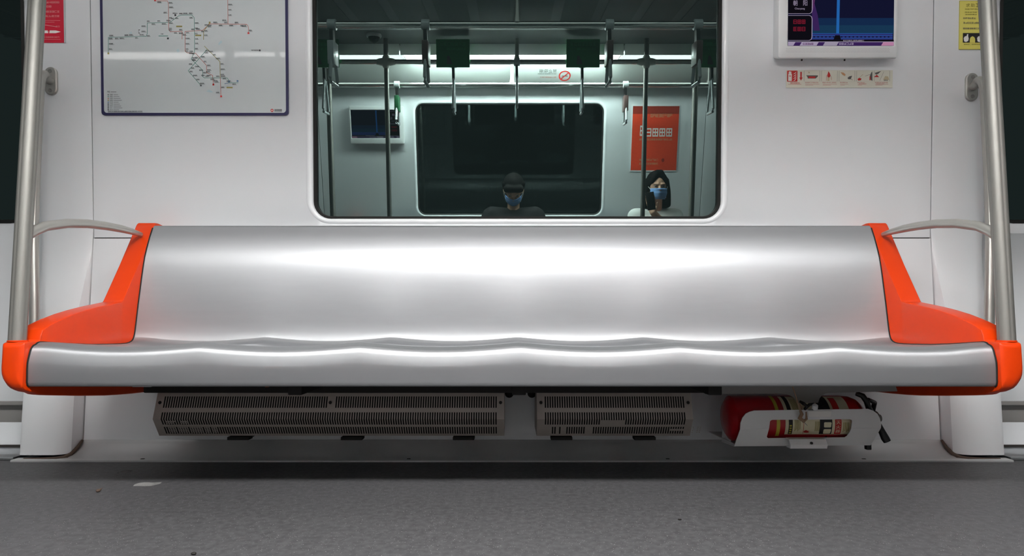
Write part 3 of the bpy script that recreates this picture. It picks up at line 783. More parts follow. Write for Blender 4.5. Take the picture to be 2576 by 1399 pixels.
for u, v, m in ((880, 2, LABRED), (1410, 188, LABRED), (1211, 480, LABRED), (1255, 547, LABRED), (1348, 460, LBLUE), (1140, 485, INKL), (1300, 462, LBLUE), (615, 303, OLIVE), (995, 86, INK), (953, 218, INK), (1474, 286, INK), (1190, 128, OLIVE)):
    M.rect(u - 5, v - 5, u + 5, v + 5, m, 2)
for u0, v0, u1 in ((1000, 146, 1034), (1108, 197, 1142), (1286, 493, 1320)): M.rect(u0, v0, u1, v0 + 8, OLIVE, 2)
M.rect(1000 - 100, 202, 954, 206, TEAL, 2); M.scrawl(912, 190, 928, 196, 2, INK)
M.scrawl(1425, 282, 1466, 289, 7, INK); M.scrawl(980, 72, 1008, 79, 4, INK); M.scrawl(785, 168, 795, 190, 1, INK)
WATER = mat('map_water', (186, 208, 214), .5)
for pts in ([(1170, 520), (1185, 508), (1210, 522), (1200, 526)], [(1240, 245), (1255, 228), (1262, 240), (1240, 258)], [(1000, 285), (1012, 276), (1020, 290), (1008, 298)], [(730, 190), (745, 178), (750, 192)]): M.poly(pts, WATER, 1)
M.scrawl(608, 517, 624, 525, 2, INK); M.rect(628, 520, 660, 523, INKL, 2)
for k in range(9):
    y = 534 + 10.7 * k; M.rect(611, y, 617, y + 7, (INKL, TEAL, LRED, OLIVE, LBLUE)[k % 5] if k < 5 else INK, 2); M.scrawl(622, y, 640, y + 6, 3, INKL); M.rect(644, y + 2, 670 + (k * 7) % 25, y + 4.5, INKL, 2)
M.scrawl(612, 629, 808, 635, 26, INK); M.rect(612, 637, 810, 638.5, INKL, 2)
M.disc(1544, 627, 9, LABRED, 2); M.line([(1538, 631), (1541, 623), (1544, 630), (1547, 623), (1550, 631)], 1.8, WHITE, 3); M.scrawl(1557, 620, 1600, 630, 4, INK, 2, .95); M.rect(1557, 632, 1600, 634, INKL, 2)
M.build('printed_route_lines', mapo, label='coloured metro lines with tiny station names')

# ================================================================== TELEVISION
tvx0, tvx1 = W(1957, 130, .05).x, W(2258, 130, .05).x
tvz0 = W(2105, 143, .05).z; tvz1 = tvz0 + .30
tv = thing('wall_television', 'white boxed television screen on the wall right of the window', 'television', wall_pt((tvx0 + tvx1) / 2, tvz0))
cs = MB(); DEP = .052
def TVP(u, v, o): return wall_pt(u, v, o)
sx0, sx1 = W(1982, 112, DEP - .004).x, W(2248, 112, DEP - .004).x; sz0 = W(2100, 112, DEP - .004).z; sz1 = sz0 + (sx1 - sx0) * 9 / 16
def rl(g, r, dz=0): return rr2(tvx0 + g, tvz0 + g + dz, tvx1 - g, tvz1 - g, max(r, .001), 4)
sl = rr2(sx0, sz0, sx1, sz1, .001, 4)
cs.loft([[TVP(a, b, -.001) for a, b in rl(.004, .008, .012)], [TVP(a, b, .02) for a, b in rl(.002, .008, .006)], [TVP(a, b, DEP - .008) for a, b in rl(0, .008)], [TVP(a, b, DEP - .002) for a, b in rl(.002, .007)], [TVP(a, b, DEP) for a, b in rl(.007, .005)],
         [TVP(a, b, DEP) for a, b in rr2(sx0 - .004, sz0 - .004, sx1 + .004, sz1 + .004, .002, 4)], [TVP(a, b, DEP - .005) for a, b in sl]], TVW, True, False)
cas = cs.build('casing', TVW, tv, angle=40)
sp = MB(); nx, nz = 66, 4
for i in range(nx):
    for j in range(nz):
        u = tvx0 + .030 + (tvx1 - tvx0 - .06) * (i + (.5 if j % 2 else 0)) / nx; v = sz0 - .012 - .0042 * j
        sp.add([TVP(u + a, v + b, DEP + .0003) for a, b in ((-.0008, -.0008), (.0008, -.0008), (.0008, .0008), (-.0008, .0008))], [(0, 1, 2, 3)], DOT)
sp.build('speaker_holes', DOT, cas, smooth=False)
for q in (.1, .26): MB().lathe(wall_pt(tvx0 + q, tvz0 - .0005, DEP * .5), (0, 0, -1), [(-.004, .003), (.001, .003), (.0015, .0015)], 10, DARK).build('screw', STEEL, cas)
def E_(name, rgb, s): return MATS.get(name) or emission(name, rgb, s)
s0 = .12
NB = E_('screen_navy', (22, 24, 52), s0); BL = E_('screen_blue', (40, 110, 190), s0); TE = E_('screen_teal', (28, 62, 92), s0); PU = E_('screen_purple', (64, 40, 96), s0); BK = E_('screen_black', (18, 16, 24), s0); CI = E_('screen_city_blue', (48, 56, 124), s0)
LT = E_('screen_lilac', (176, 162, 190), s0); PK = E_('screen_pink', (200, 140, 176), s0); WT = E_('screen_white', (170, 160, 180), s0); RD = E_('screen_red', (140, 30, 52), s0); MGP = E_('screen_plum', (96, 52, 100), s0); TE2 = E_('screen_deep_teal', (24, 48, 84), s0)
sw_, sh_ = sx1 - sx0, sz1 - sz0
def SC(u, v, l): return wall_pt(sx0 + sw_ * u, sz0 + sh_ * v, DEP - .0045 + .0003 * l)
T = Sheet(SC)
T.rect(0, 0, 1, 1, NB, 0)
T.rect(.22, .20, 1, .34, TE, 1); T.rect(.22, .34, 1, .46, TE2, 1); T.rect(.22, .09, .99, .205, CI, 2)
for v in (.125, .165, .20): T.rect(.22, v, .99, v + .006, BL, 3)
for k in range(20): T.rect(.24 + k * .037, .135, .255 + k * .037, .155, NB, 3)
T.poly([(.455, .2), (.482, .2), (.488, 1), (.46, 1)], BL, 4); T.poly([(.43, .10), (.50, .10), (.49, .17), (.445, .17)], BK, 5)
T.poly([(.2, 1), (.28, .5), (.30, .25), (.24, .25), (.22, .6)], PU, 2); T.poly([(.12, .9), (.2, 1), (.27, 1), (.24, .6)], MGP, 2)
T.rect(.06, .07, 1, .10, BK, 4); T.scrawl(.52, .074, .72, .094, 12, WT, 5)
T.rect(0, 0, 1, .06, PU, 4); T.rect(0, .058, 1, .068, WT, 5)
for a, b, m in ((0, .05, LT), (.11, .27, LT), (.33, .46, WT), (.88, 1, PK)): T.poly([(a, 0), (b, 0), (b + .02 if b < 1 else 1, .058), (a + .02 if a else 0, .058)], m, 5)
T.scrawl(.14, .012, .24, .046, 5, MGP, 6); T.scrawl(.48, .012, .62, .046, 6, LT, 6)
for v0, v1 in ((.085, .50), (.53, .95)):
    T.rrect(-.0, v0, .225, v1, .02, BK, 5)
    T.line([(0, v1), (.20, v1), (.22, v1 - .02), (.225, v1 - .06), (.225, v0 + .06), (.22, v0 + .02), (.20, v0), (0, v0)], .007, LT, 6)
T.scrawl(.045, .36, .165, .43, 3, RD, 6, .85); T.scrawl(.045, .24, .165, .31, 3, RD, 6, .85)
T.text('朝', .045, .66, .085, .75, LT, 6); T.text('阳', .14, .66, .178, .75, LT, 6); T.text('Chaoyang', .06, .59, .155, .63, LT, 6); T.scrawl(.08, .80, .14, .87, 2, LT, 6)
T.build('screen', tv, label='dim blue screen with station panels at its left')

# ================================================================== STICKER, SIGNS
def wall_print(name, label, cat, px0, py0, px1, py1, base, zfix=None):
    a, b = W(px0, py1), W(px1, py0)
    t = thing(name, label, cat, wall_pt((a.x + b.x) / 2, a.z))
    z1 = zfix if zfix else b.z
    MB().prism([wall_pt(a.x, a.z, 0.0005), wall_pt(b.x, a.z, 0.0005), wall_pt(b.x, z1, 0.0005), wall_pt(a.x, z1, 0.0005)], NW * .0015, base).build('backing', base, t, smooth=False)
    def f(u, v, l): return wall_pt(a.x + (b.x - a.x) * u, z1 + (a.z - z1) * v, .002 + .0003 * l)     # v runs downward
    return t, Sheet(f)
STK = mat('sticker_cream', (222, 220, 206), .5); BOXL = mat('box_line', (150, 150, 142), .5); FLESH = mat('print_flesh', (200, 150, 110), .5); GREYP = mat('print_grey', (96, 92, 90), .5); TANP = mat('print_tan', (196, 182, 150), .5)
st, K = wall_print('instruction_sticker', 'cream fire extinguisher instruction strip below the television', 'sticker', 1977, 177, 2245, 221, STK)
K.rrect(.008, .03, .105, .66, .012, LABRED, 1); K.rrect(.018, .20, .052, .62, .006, WHITE, 2); K.rect(.024, .12, .046, .22, WHITE, 2); K.poly([(.018, .14), (.03, .06), (.05, .10), (.046, .16)], WHITE, 2); K.rect(.026, .32, .044, .36, LABRED, 3)
for k in range(4): K.poly([(.062, .62 - .13 * k), (.075, .58 - .13 * k), (.098, .40 - .11 * k), (.082, .60 - .13 * k)], WHITE, 2)
K.rect(.131, .10, .145, .44, LABRED, 2); K.poly([(.122, .42), (.154, .42), (.138, .60)], LABRED, 2)
for k in range(5): K.frame(.166 + .1645 * k, .03, .316 + .1645 * k, .64, .004, .003, BOXL, 1)
K.poly([(.186, .30), (.298, .30), (.294, .38), (.276, .48), (.202, .48), (.198, .38)], GREYP, 2); K.rect(.208, .36, .272, .46, LABRED, 3); K.poly([(.205, .08), (.222, .12), (.214, .2), (.206, .14)], TANP, 2)
K.poly([(.384, .30), (.396, .06), (.410, .20), (.416, .32), (.404, .44), (.388, .4)], LABRED, 2); K.rect(.386, .40, .406, .62, TANP, 2); K.line([(.378, .30), (.376, .60)], .004, LRED, 2); K.line([(.420, .34), (.424, .56)], .004, LRED, 2)
K.poly([(.508, .12), (.536, .14), (.556, .24), (.552, .34), (.53, .28)], FLESH, 2); K.poly([(.575, .44), (.592, .36), (.618, .32), (.612, .42), (.604, .52), (.582, .52)], GREYP, 2); K.line([(.6, .48), (.624, .56)], .006, GREYP, 2)
K.poly([(.668, .52), (.684, .44), (.706, .48), (.70, .58), (.678, .6)], LABRED, 2); K.line([(.72, .24), (.69, .42)], .006, TANP, 2); K.poly([(.80, .10), (.806, .12), (.81, .60), (.796, .58), (.784, .34)], GREYP, 2); K.line([(.742, .34), (.79, .24)], .007, GREYP, 2); K.rect(.782, .36, .792, .58, LABRED, 2)
K.poly([(.822, .40), (.85, .26), (.872, .40)], LABRED, 2); K.poly([(.83, .16), (.86, .10), (.89, .05), (.862, .22), (.84, .26)], GREYP, 2); K.line([(.878, .60), (.916, .08)], .003, BOXL, 2); K.poly([(.91, .54), (.93, .34), (.956, .36), (.968, .56)], TANP, 2); K.scrawl(.914, .54, .954, .62, 3, GREYP, 2)
K.scrawl(.036, .70, .128, .77, 8, LABRED); K.rect(.018, .80, .142, .82, LRED, 2)
for k, (n, w) in enumerate(((10, .13), (10, .13), (6, .075), (5, .07), (9, .12))):
    x = .175 + .1645 * k; K.scrawl(x, .68, x + w, .74, n, LRED); K.rect(x + .004, .80, x + w + .006, .815, LRED, 2); K.rect(x + .004, .85, x + w * .6, .865, LRED, 2)
for k in (3, 4): K.scrawl(.19 + .1645 * k, .76, .26 + .1645 * k, .81, 6, LRED)
K.build('printed_pictograms', st, label='red extinguisher symbol, arrow and five picture boxes')

rs, R_ = wall_print('door_sign', 'red warning sign on the left door pillar above the grab handle', 'sign', 98, 0, 162.5, 108, SIGNRED, zfix=1.80)
SP = mat('sign_pale', (222, 150, 150), .5)
for k, (v, n, m) in enumerate(((.12, 7, SP), (.22, 8, SP), (.34, 6, SP), (.40, 7, SP), (.46, 4, SP), (.535, 7, SP), (.60, 7, SP))): R_.scrawl(.12, v, .12 + .1 * n, v + .028, n, m)
R_.rect(.12, .675, .84, .68, SP, 2); R_.rect(.12, .70, .62, .705, SP, 2); R_.line([(.2, .74), (.72, .77)], .008, SP, 2); R_.scrawl(.66, .755, .82, .775, 2, SP)
R_.poly([(.08, .835), (.22, .822), (.66, .822), (.86, .842), (.66, .862), (.22, .862)], WHITE, 2); R_.poly([(.36, .822), (.44, .822), (.42, .862), (.38, .862)], SIGNRED, 3); R_.disc(.40, .842, .012, SP, 4)
R_.scrawl(.12, .91, .80, .93, 9, SP); R_.rect(.12, .95, .84, .955, SP, 2)
R_.build('lettering', rs)
MB().prism([wall_pt(W(163, 108).x, W(160, 108).z, .0005), wall_pt(W(166.5, 108).x, W(160, 108).z, .0005), wall_pt(W(166.5, 108).x, 1.80, .0005), wall_pt(W(163, 108).x, 1.80, .0005)], NW * .003, CLEAR).build('clear_edge', CLEAR, rs)
ys, Y_ = wall_print('notice_sign', 'yellow notice with hand pictures on the right door pillar', 'sign', 2411, 2, 2480, 125, SIGNYEL)
Y_.frame(0, 0, 1, 1, .02, .008, OLINK, 1)
for ch, u in zip('求助', (.24, .42)): Y_.text(ch, u, .135, u + .15, .06, OLINK)
Y_.scrawl(.60, .06, .72, .135, 1, OLINK)
for v, n in ((.165, 7), (.23, 5), (.275, 5)): Y_.scrawl(.20, v, .20 + .09 * n, v + .022, n, OLINK)
for v, n in ((.345, 6), (.44, 9), (.555, 8)): Y_.scrawl(.14, v, .14 + .08 * n, v + .032, n, GREYP)
Y_.rect(.14, .665, .86, .86, LABBLK, 2); Y_.poly([(.40, .86), (.40, .79), (.43, .75), (.5, .73), (.57, .75), (.60, .79), (.60, .86)], SIGNYEL, 3)
for s in (0, .50):
    Y_.poly([(.17 + s, .77), (.21 + s, .735), (.28 + s, .725), (.29 + s, .69), (.34 + s, .685), (.335 + s, .73), (.36 + s, .78), (.34 + s, .825), (.26 + s, .85), (.19 + s, .835)], WHITE, 3)
Y_.scrawl(.18, .885, .40, .905, 3, OLINK); Y_.scrawl(.48, .885, .82, .905, 4, OLINK)
Y_.build('lettering', ys)

# ================================================================== DEBRIS ON THE FLOOR
def fpt(px, py): 
    d = ray(px, py); return CAM + d * (-HC / d.z)
def scrap(pts, label, m, cat='scrap'):
    c = fpt(*pts[len(pts) // 2]); mb = MB(); n = len(pts); rings = []
    for i, p in enumerate(pts):
        w = fpt(*p); k = math.sin(PI * (i + .4) / (n - .2)); wd = .012 * k + .002
        rings.append([w + Vector((0, -wd, .001)), w + Vector((.002, -wd * .3, .004 + .006 * k)), w + Vector((0, wd * .4, .003 + .003 * k)), w + Vector((-.002, wd, .001))])
    mb.loft(rings, m, False, False); o = mb.build('paper_scrap', m); tag(o, label, cat, 'floor litter'); return o
FILM = mat('clear_film', (172, 172, 170), .3, alpha=.35)
scrap([(294, 1194), (303, 1192), (312, 1190), (322, 1189), (332, 1187)], 'small pale torn scrap lying on the floor nearer the wall', FILM)
scrap([(337, 1223), (352, 1221), (368, 1221), (386, 1221), (406, 1217)], 'longer pale film strip on the floor below the smaller scrap', FILM)
p = fpt(247, 1238); tag(MB().ellipsoid((p.x, p.y, .0045), (.006, .007, .0045), SEALANT, 12, 8).capsule((p.x + .003, p.y + .004, .006), (p.x + .007, p.y + .006, .010), .0022, .001, 8, SEALANT).build('crumb', SEALANT), 'dark brown crumb on the floor at the left', 'crumb')
p = fpt(487, 1396); tag(MB().ellipsoid((p.x, p.y, .003), (.006, .004, .003), DARK, 10, 6).build('crumb', DARK), 'tiny dark crumb at the bottom edge of the floor', 'crumb')
p = fpt(1710, 1309); tag(MB().ellipsoid((p.x, p.y, .002), (.005, .002, .002), DARK, 10, 6).build('crumb', DARK), 'tiny dark fleck on the floor under the right heater', 'crumb')

# ================================================================== OTHER SIDE OF THE CAR (seen mirrored in the window)
o2 = {}
for k, nm in (('wall', 'wall_front'), ('window', 'window_2'), ('pillar-1', 'trim_4'), ('pillar1', 'trim_5'), ('door-1', 'door_3'), ('door1', 'door_4'), ('base', 'baseboard_front'), ('cove', 'trim_6')):
    o2[k] = opposite(FAR[k], {'wall': 'white wall opposite, mirrored in the window', 'window': 'dark window opposite, mirrored in the big window'}.get(k, FAR[k]['label'] + ' on the opposite side'), nm)
for ch in o2['window'].children:
    if ch.name.startswith('window_pane'): ch.data = ch.data.copy(); ch.data.materials[0] = FGLASS
opposite(bench, 'metal bench with orange ends opposite, that the passengers sit on')
opposite(PL, 'grey bench end pole opposite, at the right of the window reflection'); opposite(PR, 'grey bench end pole opposite, at the left of the window reflection')
opposite(GL, 'grab handle opposite, mirrored beside the red sign'); opposite(GR_, 'grab handle opposite, at the left end of the other bench')
opposite(tv, 'television opposite, mirrored at the left of the window', dx=.10)
opposite(rs, 'red warning sign opposite, mirrored at the right edge of the window')

def ow(x, z, off=0.0):                                         # a point on the opposite wall
    p = wall_pt(-x, z, off); return Vector((x, 1.73 - p.y, z))
po = thing('wall_poster', 'orange red poster mirrored behind the woman in white', 'poster', ow(1.18, 1.25))
MB().prism([ow(.985, 1.245, .001), ow(1.375, 1.245, .001), ow(1.375, 1.775, .001), ow(.985, 1.775, .001)], Vector((0, .004, 0)), TVW).build('holder', TVW, po, smooth=False, label='pale poster holder')
def pf(u, v, l): return ow(1.37 - .38 * u, 1.77 - .515 * v, .006 + .0003 * l)   # u runs as a reader in the car sees it
Q = Sheet(pf)
Q.rect(0, 0, 1, 1, POSTER, 0); Q.rect(0, 0, 1, .12, POSTERD, 0.5); Q.scrawl(.14, .12, .62, .17, 8, FLESH)
Q.scrawl(.12, .34, .72, .47, 4, WHITE, 2, .95); Q.scrawl(.72, .30, .84, .46, 1, WHITE, 2, .9); Q.scrawl(.12, .50, .84, .53, 16, FLESH)
Q.scrawl(.40, .82, .82, .85, 9, FLESH); Q.scrawl(.40, .88, .82, .91, 9, FLESH); Q.disc(.3, .84, .03, POSTERD, 2)
Q.build('lettering', po)
ns = thing('no_smoking_sign', 'round no smoking sign mirrored below the lamps', 'sign', (.41, -.20, 1.96))
cdir = Vector((0, .165, .147)).normalized(); cn = Vector((0, .147, -.165)).normalized()
def cvp(u, v, l): return Vector((u, -.29, 1.898)) + cdir * v + cn * (.0012 + .0003 * l)
Q = Sheet(cvp)
Q.ringc(.41, .098, .042, .010, LABRED, 1); Q.line([(.38, .068), (.44, .128)], .009, LABRED, 2); Q.rect(.388, .093, .434, .101, GREYP, 1)
for k, ch in enumerate('禁止吸烟'): Q.text(ch, .345 - .034 * k, .128, .345 - .034 * (k + 1) + .004, .158, INK, 1)
Q.scrawl(.20, .112, .345, .122, 12, INKL, 1); Q.scrawl(.22, .082, .345, .092, 10, LRED, 1); Q.scrawl(.20, .03, .36, .042, 12, INKL, 1)
Q.build('printed_symbol', ns)

# handrails
def rail(label, y, z, x0, x1, hang):
    t = thing('handrail', label, 'handrail', (0, y, z))
    MB().tube([(x0, y, z), (x1, y, z)], .017, 16, RAIL).build('bar', RAIL, t, angle=60)
    for x in hang:
        MB().tube([(x, y, z + .01), (x, y, z + .05), (x, y, 2.099)], [.022, .014, .012], 14, HANDLE).build('hanger', HANDLE, t)
    return t
YA, ZA, YB, ZB, YC, ZC = 1.45, 1.848, .30, 1.944, -.10, 1.872
rail('bright overhead handrail nearest the window glass', YA, ZA, -1.5, 1.5, (.026, -1.35, 1.38))
rail('overhead handrail along the lamp row behind the green boards', YB, ZB, -2.2, 2.2, (.034, -1.6, 1.7))
rail('overhead handrail lowest down by the opposite wall', YC, ZC, -1.6, 1.6, (-1.5, 0, 1.5))
for x, w in ((-.872, 'left'), (.93, 'right')):
    t = thing('floor_pole', 'steel floor pole with a star-shaped clamp, %s of the two mirrored' % w, 'pole', (x, YB, 0), 'poles with star clamps')
    MB().tube([(x, YB, 0.001), (x, YB, 2.099)], .0165, 16, STEEL).build('shaft', STEEL, t, angle=60)
    c = MB(); c.ellipsoid((x, YB, ZB), (.03, .03, .055), PALE, 16, 10).ellipsoid((x, YB, ZB), (.085, .026, .028), PALE, 16, 10)
    c.build('clamp', PALE, t, label='pale star-shaped clamp')

# hanging straps
def strap(x, y, z, label, L=.29, card=None, cardmat=None):
    t = thing('hanging_strap', label, 'strap', (x, y, z), 'overhead straps')
    MB().lathe((x - .022, y, z), (1, 0, 0), [(0, .021), (.003, .027), (.041, .027), (.044, .021)], 20, CLEAR).build('clamp', CLEAR, t)
    MB().prism([Vector((x - .011, y - .016, z - .024)), Vector((x - .011, y + .016, z - .024)), Vector((x - .009, y + .02, z - .11)), Vector((x - .009, y - .02, z - .11))], (.018, 0, 0), BLACK).build('webbing', BLACK, t)
    if cardmat:
        MB().box((x - .016, y - .045, z - .20), (x + .016, y + .045, z - .085), cardmat, .004).build('card_sleeve', cardmat, t)
    hd = [(y - .012, z - .10), (y - .065, z - L + .02), (y - .055, z - L), (y + .055, z - L), (y + .065, z - L + .02), (y + .012, z - .10)]
    MB().tube([Vector((x, a, b)) for a, b in hd + hd[:1]], .009, 10, CLEAR).build('handle', CLEAR, t, label='frosted triangular handle')
    return t
SLV = mat('sleeve_brown', (96, 74, 72), .3)
strap(-.905, YA, ZA, 'strap on the near rail at the left edge of the window', cardmat=CLEAR)
strap(-.434, YA, ZA, 'strap on the near rail left of the middle', cardmat=SLV)
strap(.49, YA, ZA, 'strap on the near rail right of the middle', cardmat=SLV)
strap(.935, YA, ZA, 'strap on the near rail at the right edge of the window', cardmat=SLV)
strap(.034, YB, ZB, 'plain strap in the middle of the lamp side rail', L=.30)
for x, w in ((-.405, 'left of the middle strap'), (.487, 'right of the middle strap'), (-1.30, 'at the far left of its rail'), (1.385, 'at the far right of its rail')):
    strap(x, YB, ZB - .015, 'strap hanging below the green board %s' % w, L=.33)
    g = thing('advert_board', 'dark green board fixed on the rail %s' % w, 'board', (x, YB, ZB), 'green boards on the rail')
    MB().box((x - .115, YB + .030, 1.898), (x + .115, YB + .042, 2.085), GREEN, .004).build('board', GREEN, g)
    def gf(u, v, l): return Vector((x + .11 - .22 * u, YB + .0421 + .0003 * l, 2.08 - .18 * v))
    gs = Sheet(gf); gp = mat('green_board_print', (60, 165, 100), .5); gs.scrawl(.1, .1, .9, .22, 7, gp); gs.scrawl(.1, .3, .7, .38, 8, gp); gs.poly([(.55, .75), (.62, .58), (.68, .6), (.7, .9), (.52, .9)], GREYP, 1); gs.build('printed_pattern', g)
    MB().box((x - .02, YB - .02, 1.955), (x + .02, YB + .031, 1.985), CLEAR, .003).build('bracket', CLEAR, g)
strap(-.875, YC, ZC, 'strap on the low rail beside the mirrored television', cardmat=mat('card_green', (26, 86, 52), .4))
strap(.865, YC, ZC, 'strap on the low rail beside the mirrored poster', cardmat=SLV)
cm = thing('dome_camera', 'small dark ceiling dome camera mirrored at the left of the window', 'camera', (-.93, .40, 2.09))
MB().lathe((-.93, .40, 2.0995), (0, 0, -1), [(0, .05), (.012, .052), (.02, .046)], 24, TVW).build('ring', TVW, cm)
MB().ellipsoid((-.93, .40, 2.082), (.040, .040, .040), BLACK, 20, 10, lo=0, hi=.5).build('dome', BLACK, cm)

# ================================================================== PEOPLE
def remesh(mb, voxel, smooth=4):
    me = bpy.data.meshes.new('shape'); me.from_pydata(mb.v, [], mb.f)
    b = bmesh.new(); b.from_mesh(me); bmesh.ops.recalc_face_normals(b, faces=b.faces[:]); b.to_mesh(me); b.free()
    o = bpy.data.objects.new('shape', me); C.objects.link(o)
    r = o.modifiers.new('r', 'REMESH'); r.mode = 'VOXEL'; r.voxel_size = voxel; r.use_smooth_shade = True
    s = o.modifiers.new('s', 'SMOOTH'); s.iterations = smooth; s.factor = .5
    dg = bpy.context.evaluated_depsgraph_get(); dg.update()
    out = bpy.data.meshes.new_from_object(o.evaluated_get(dg)); bpy.data.objects.remove(o); bpy.data.meshes.remove(me)
    return out
def link_mesh(name, me, m, parent):
    off = parent_origin(parent)
    me.name = name; me.transform(Matrix.Translation(-off)); me.materials.clear(); me.materials.append(m); me.shade_smooth()
    o = bpy.data.objects.new(name, me); C.objects.link(o); o.parent = parent; return o
def chain(mb, pts, rs):
    for a, b, ra, rb in zip(pts[:-1], pts[1:], rs[:-1], rs[1:]): mb.capsule(a, b, ra, rb, 14)
def hand(mb, wrist, d, palm_n, s, curl=.9):
    """palm along d, palm facing palm_n, thumb on side s"""
    d = Vector(d).normalized(); n = Vector(palm_n); n = (n - d * n.dot(d)).normalized(); e = d.cross(n).normalized() * s; w = Vector(wrist)
    for k in (-.022, 0, .022): mb.capsule(w + e * k * .7 + d * .012, w + e * k * 1.2 + d * .072, .014, .0125, 10)
    for k, L in ((-.032, .062), (-.011, .078), (.011, .084), (.032, .074)):
        b = w + e * k + d * .078; dirv = d.copy(); r = .0088
        for j, f in enumerate((.45, .32, .25)):
            a = curl * (.35 + .55 * j) * .6; dv = (d * math.cos(a) + n * math.sin(a)).normalized(); c = b + dv * L * f
            mb.capsule(b, c, r, r * .93, 10); b = c; r *= .92
    b = w + e * .024 + d * .022; c = b + (d * .5 + e * .75 + n * .35).normalized() * .038; mb.capsule(b, c, .0125, .0105, 10)
    mb.capsule(c, c + (d * .85 + e * .1 + n * .45).normalized() * .032, .0103, .0085, 10)
def person(x, y, label, lean, head, shirt, trouser, longhair, arms, legs, print_red=False, tilt=0):
    RT = Matrix.Rotation(-math.radians(tilt), 3, 'X')
    HV = lambda p: RT @ Vector(p)
    t = thing('person', label, 'person', (x, y, .44))
    O = Vector((x, y, 0)); v = lambda a, b, c: O + Vector((a, b, c))
    hx, hy, hz_ = head; hc = v(hx, hy, hz_)
    b = MB(); sh = .165 if longhair else .195
    shz = .885 if longhair else .90
    nb = v(0, -.09 + lean, .93)
    # torso
    chain(b, [v(-.06, -.02, .535), v(.06, -.02, .535)], [.095, .095])
    chain(b, [v(0, -.03, .54), v(0, -.06 + lean * .5, .66), v(0, -.085 + lean * .9, .78), nb - Vector((0, .01, .05))], [.11, .105, .115, .06])
    for s in (-1, 1): chain(b, [v(s * .055, -.08 + lean * .9, .80), v(s * sh * .9, -.09 + lean, shz - .01)], [.095, .052])
    # neck and head
    chain(b, [nb - Vector((0, 0, .05)), hc + HV((0, -.012, -.06))], [.052, .047])
    b.ellipsoid(hc + HV((0, -.008, .022)), (.072, .088, .092), None, 24, 16, M=RT)
    b.ellipsoid(hc + HV((0, .022, -.045)), (.055, .062, .068), None, 20, 14, M=RT)
    b.capsule(hc + HV((0, .078, .008)), hc + HV((0, .094, -.026)), .008, .013, 10)
    for s in (-1, 1):
        b.ellipsoid(hc + HV((s * .074, -.005, -.008)), (.011, .02, .03), None, 10, 8, M=RT)
        b.capsule(hc + HV((s * .016, .082, .02)), hc + HV((s * .042, .070, .022)), .008, .007, 8)
    b.capsule(hc + HV((-.018, .080, -.058)), hc + HV((.018, .080, -.058)), .007, .007, 8)
    # arms
    for pts, hd in arms:
        pts = [v(*p) for p in pts]; chain(b, pts, [.050, .038, .026]); s, d, n, cu = hd; hand(b, pts[2], d, n, s, cu)
    for pts in legs:
        pts = [v(*p) for p in pts]; chain(b, pts, [.088, .060, .040]); chain(b, [pts[2], pts[2] + Vector((0, .13, -.045))], [.036, .03])
    body = link_mesh('body', remesh(b, .0055, 3), SKIN, t)
    # eyes
    for s in (-1, 1):
        e = MB().ellipsoid(hc + HV((s * .030, .0735, .004)), (.012, .007, .006), EYEW, 14, 8).ellipsoid(hc + HV((s * .030, .0785, .004)), (.005, .004, .0052), BLACK, 12, 8); e.build('eye', EYEW, t)
    # shirt
    c = MB(); chain(c, [v(-.05, -.02, .56), v(.05, -.02, .56)], [.115, .115]); chain(c, [v(0, -.03, .56), v(0, -.06 + lean * .5, .66), v(0, -.085 + lean * .9, .78), nb - Vector((0, .0, .045))], [.122, .118, .128, .066])
    for (pts, hd), s in zip(arms, (1, -1)):
        pts = [v(*p) for p in pts]; chain(c, [v(s * .05, -.08 + lean * .9, .80), pts[0]], [.108, .064]); chain(c, [v(s * .055, -.08 + lean * .9, .80), v(s * sh * .9, -.09 + lean, shz - .01)], [.106, .066]); chain(c, [nb + Vector((s * .02, 0, -.05)), v(s * sh * .9, -.09 + lean, shz - .01)], [.062, .066])
        k = .62 if longhair else 1.0; el = pts[0].lerp(pts[1], k); chain(c, [pts[0], el], [.063, .058 if longhair else .05])
        if not longhair: chain(c, [pts[1], pts[1].lerp(pts[2], .92)], [.05, .036])
    so = link_mesh('shirt', remesh(c, .008, 4), shirt, t)
    if print_red:
        rd = MB()
        for u0, u1 in ((-.10, -.045), (-.03, .015), (.03, .085)):
            rd.box((x + u0, y + .020, .838), (x + u1, y + .045, .872), LABRED, .004)
        rd.build('shirt_print', LABRED, so, label='red print on the chest')
    tr = MB(); chain(tr, [v(-.06, -.02, .53), v(.06, -.02, .53)], [.108, .108])
    for pts in legs:
        pts = [v(*p) for p in pts]; chain(tr, pts, [.098, .072, .056])
    link_mesh('trousers', remesh(tr, .009, 4), trouser, t)
    for pts in legs:
        a = v(*pts[2]); s_ = MB(); s_.box((a.x - .043, a.y - .07, .001), (a.x + .043, a.y + .185, .022), SHOE, .01); s_.ellipsoid((a.x, a.y + .085, .03), (.042, .095, .042), SHOE, 16, 10).ellipsoid((a.x, a.y - .01, .045), (.043, .055, .055), SHOE, 16, 10)
        link_mesh('shoe', remesh(s_, .006, 3), SHOE, t)
    # hair
    h = MB()
    h.ellipsoid(hc + HV((0, -.022, .040)), (.086, .094, .094), None, 24, 16, M=RT)
    h.ellipsoid(hc + HV((0, -.045, .0)), (.084, .075, .09), None, 24, 16, M=RT)
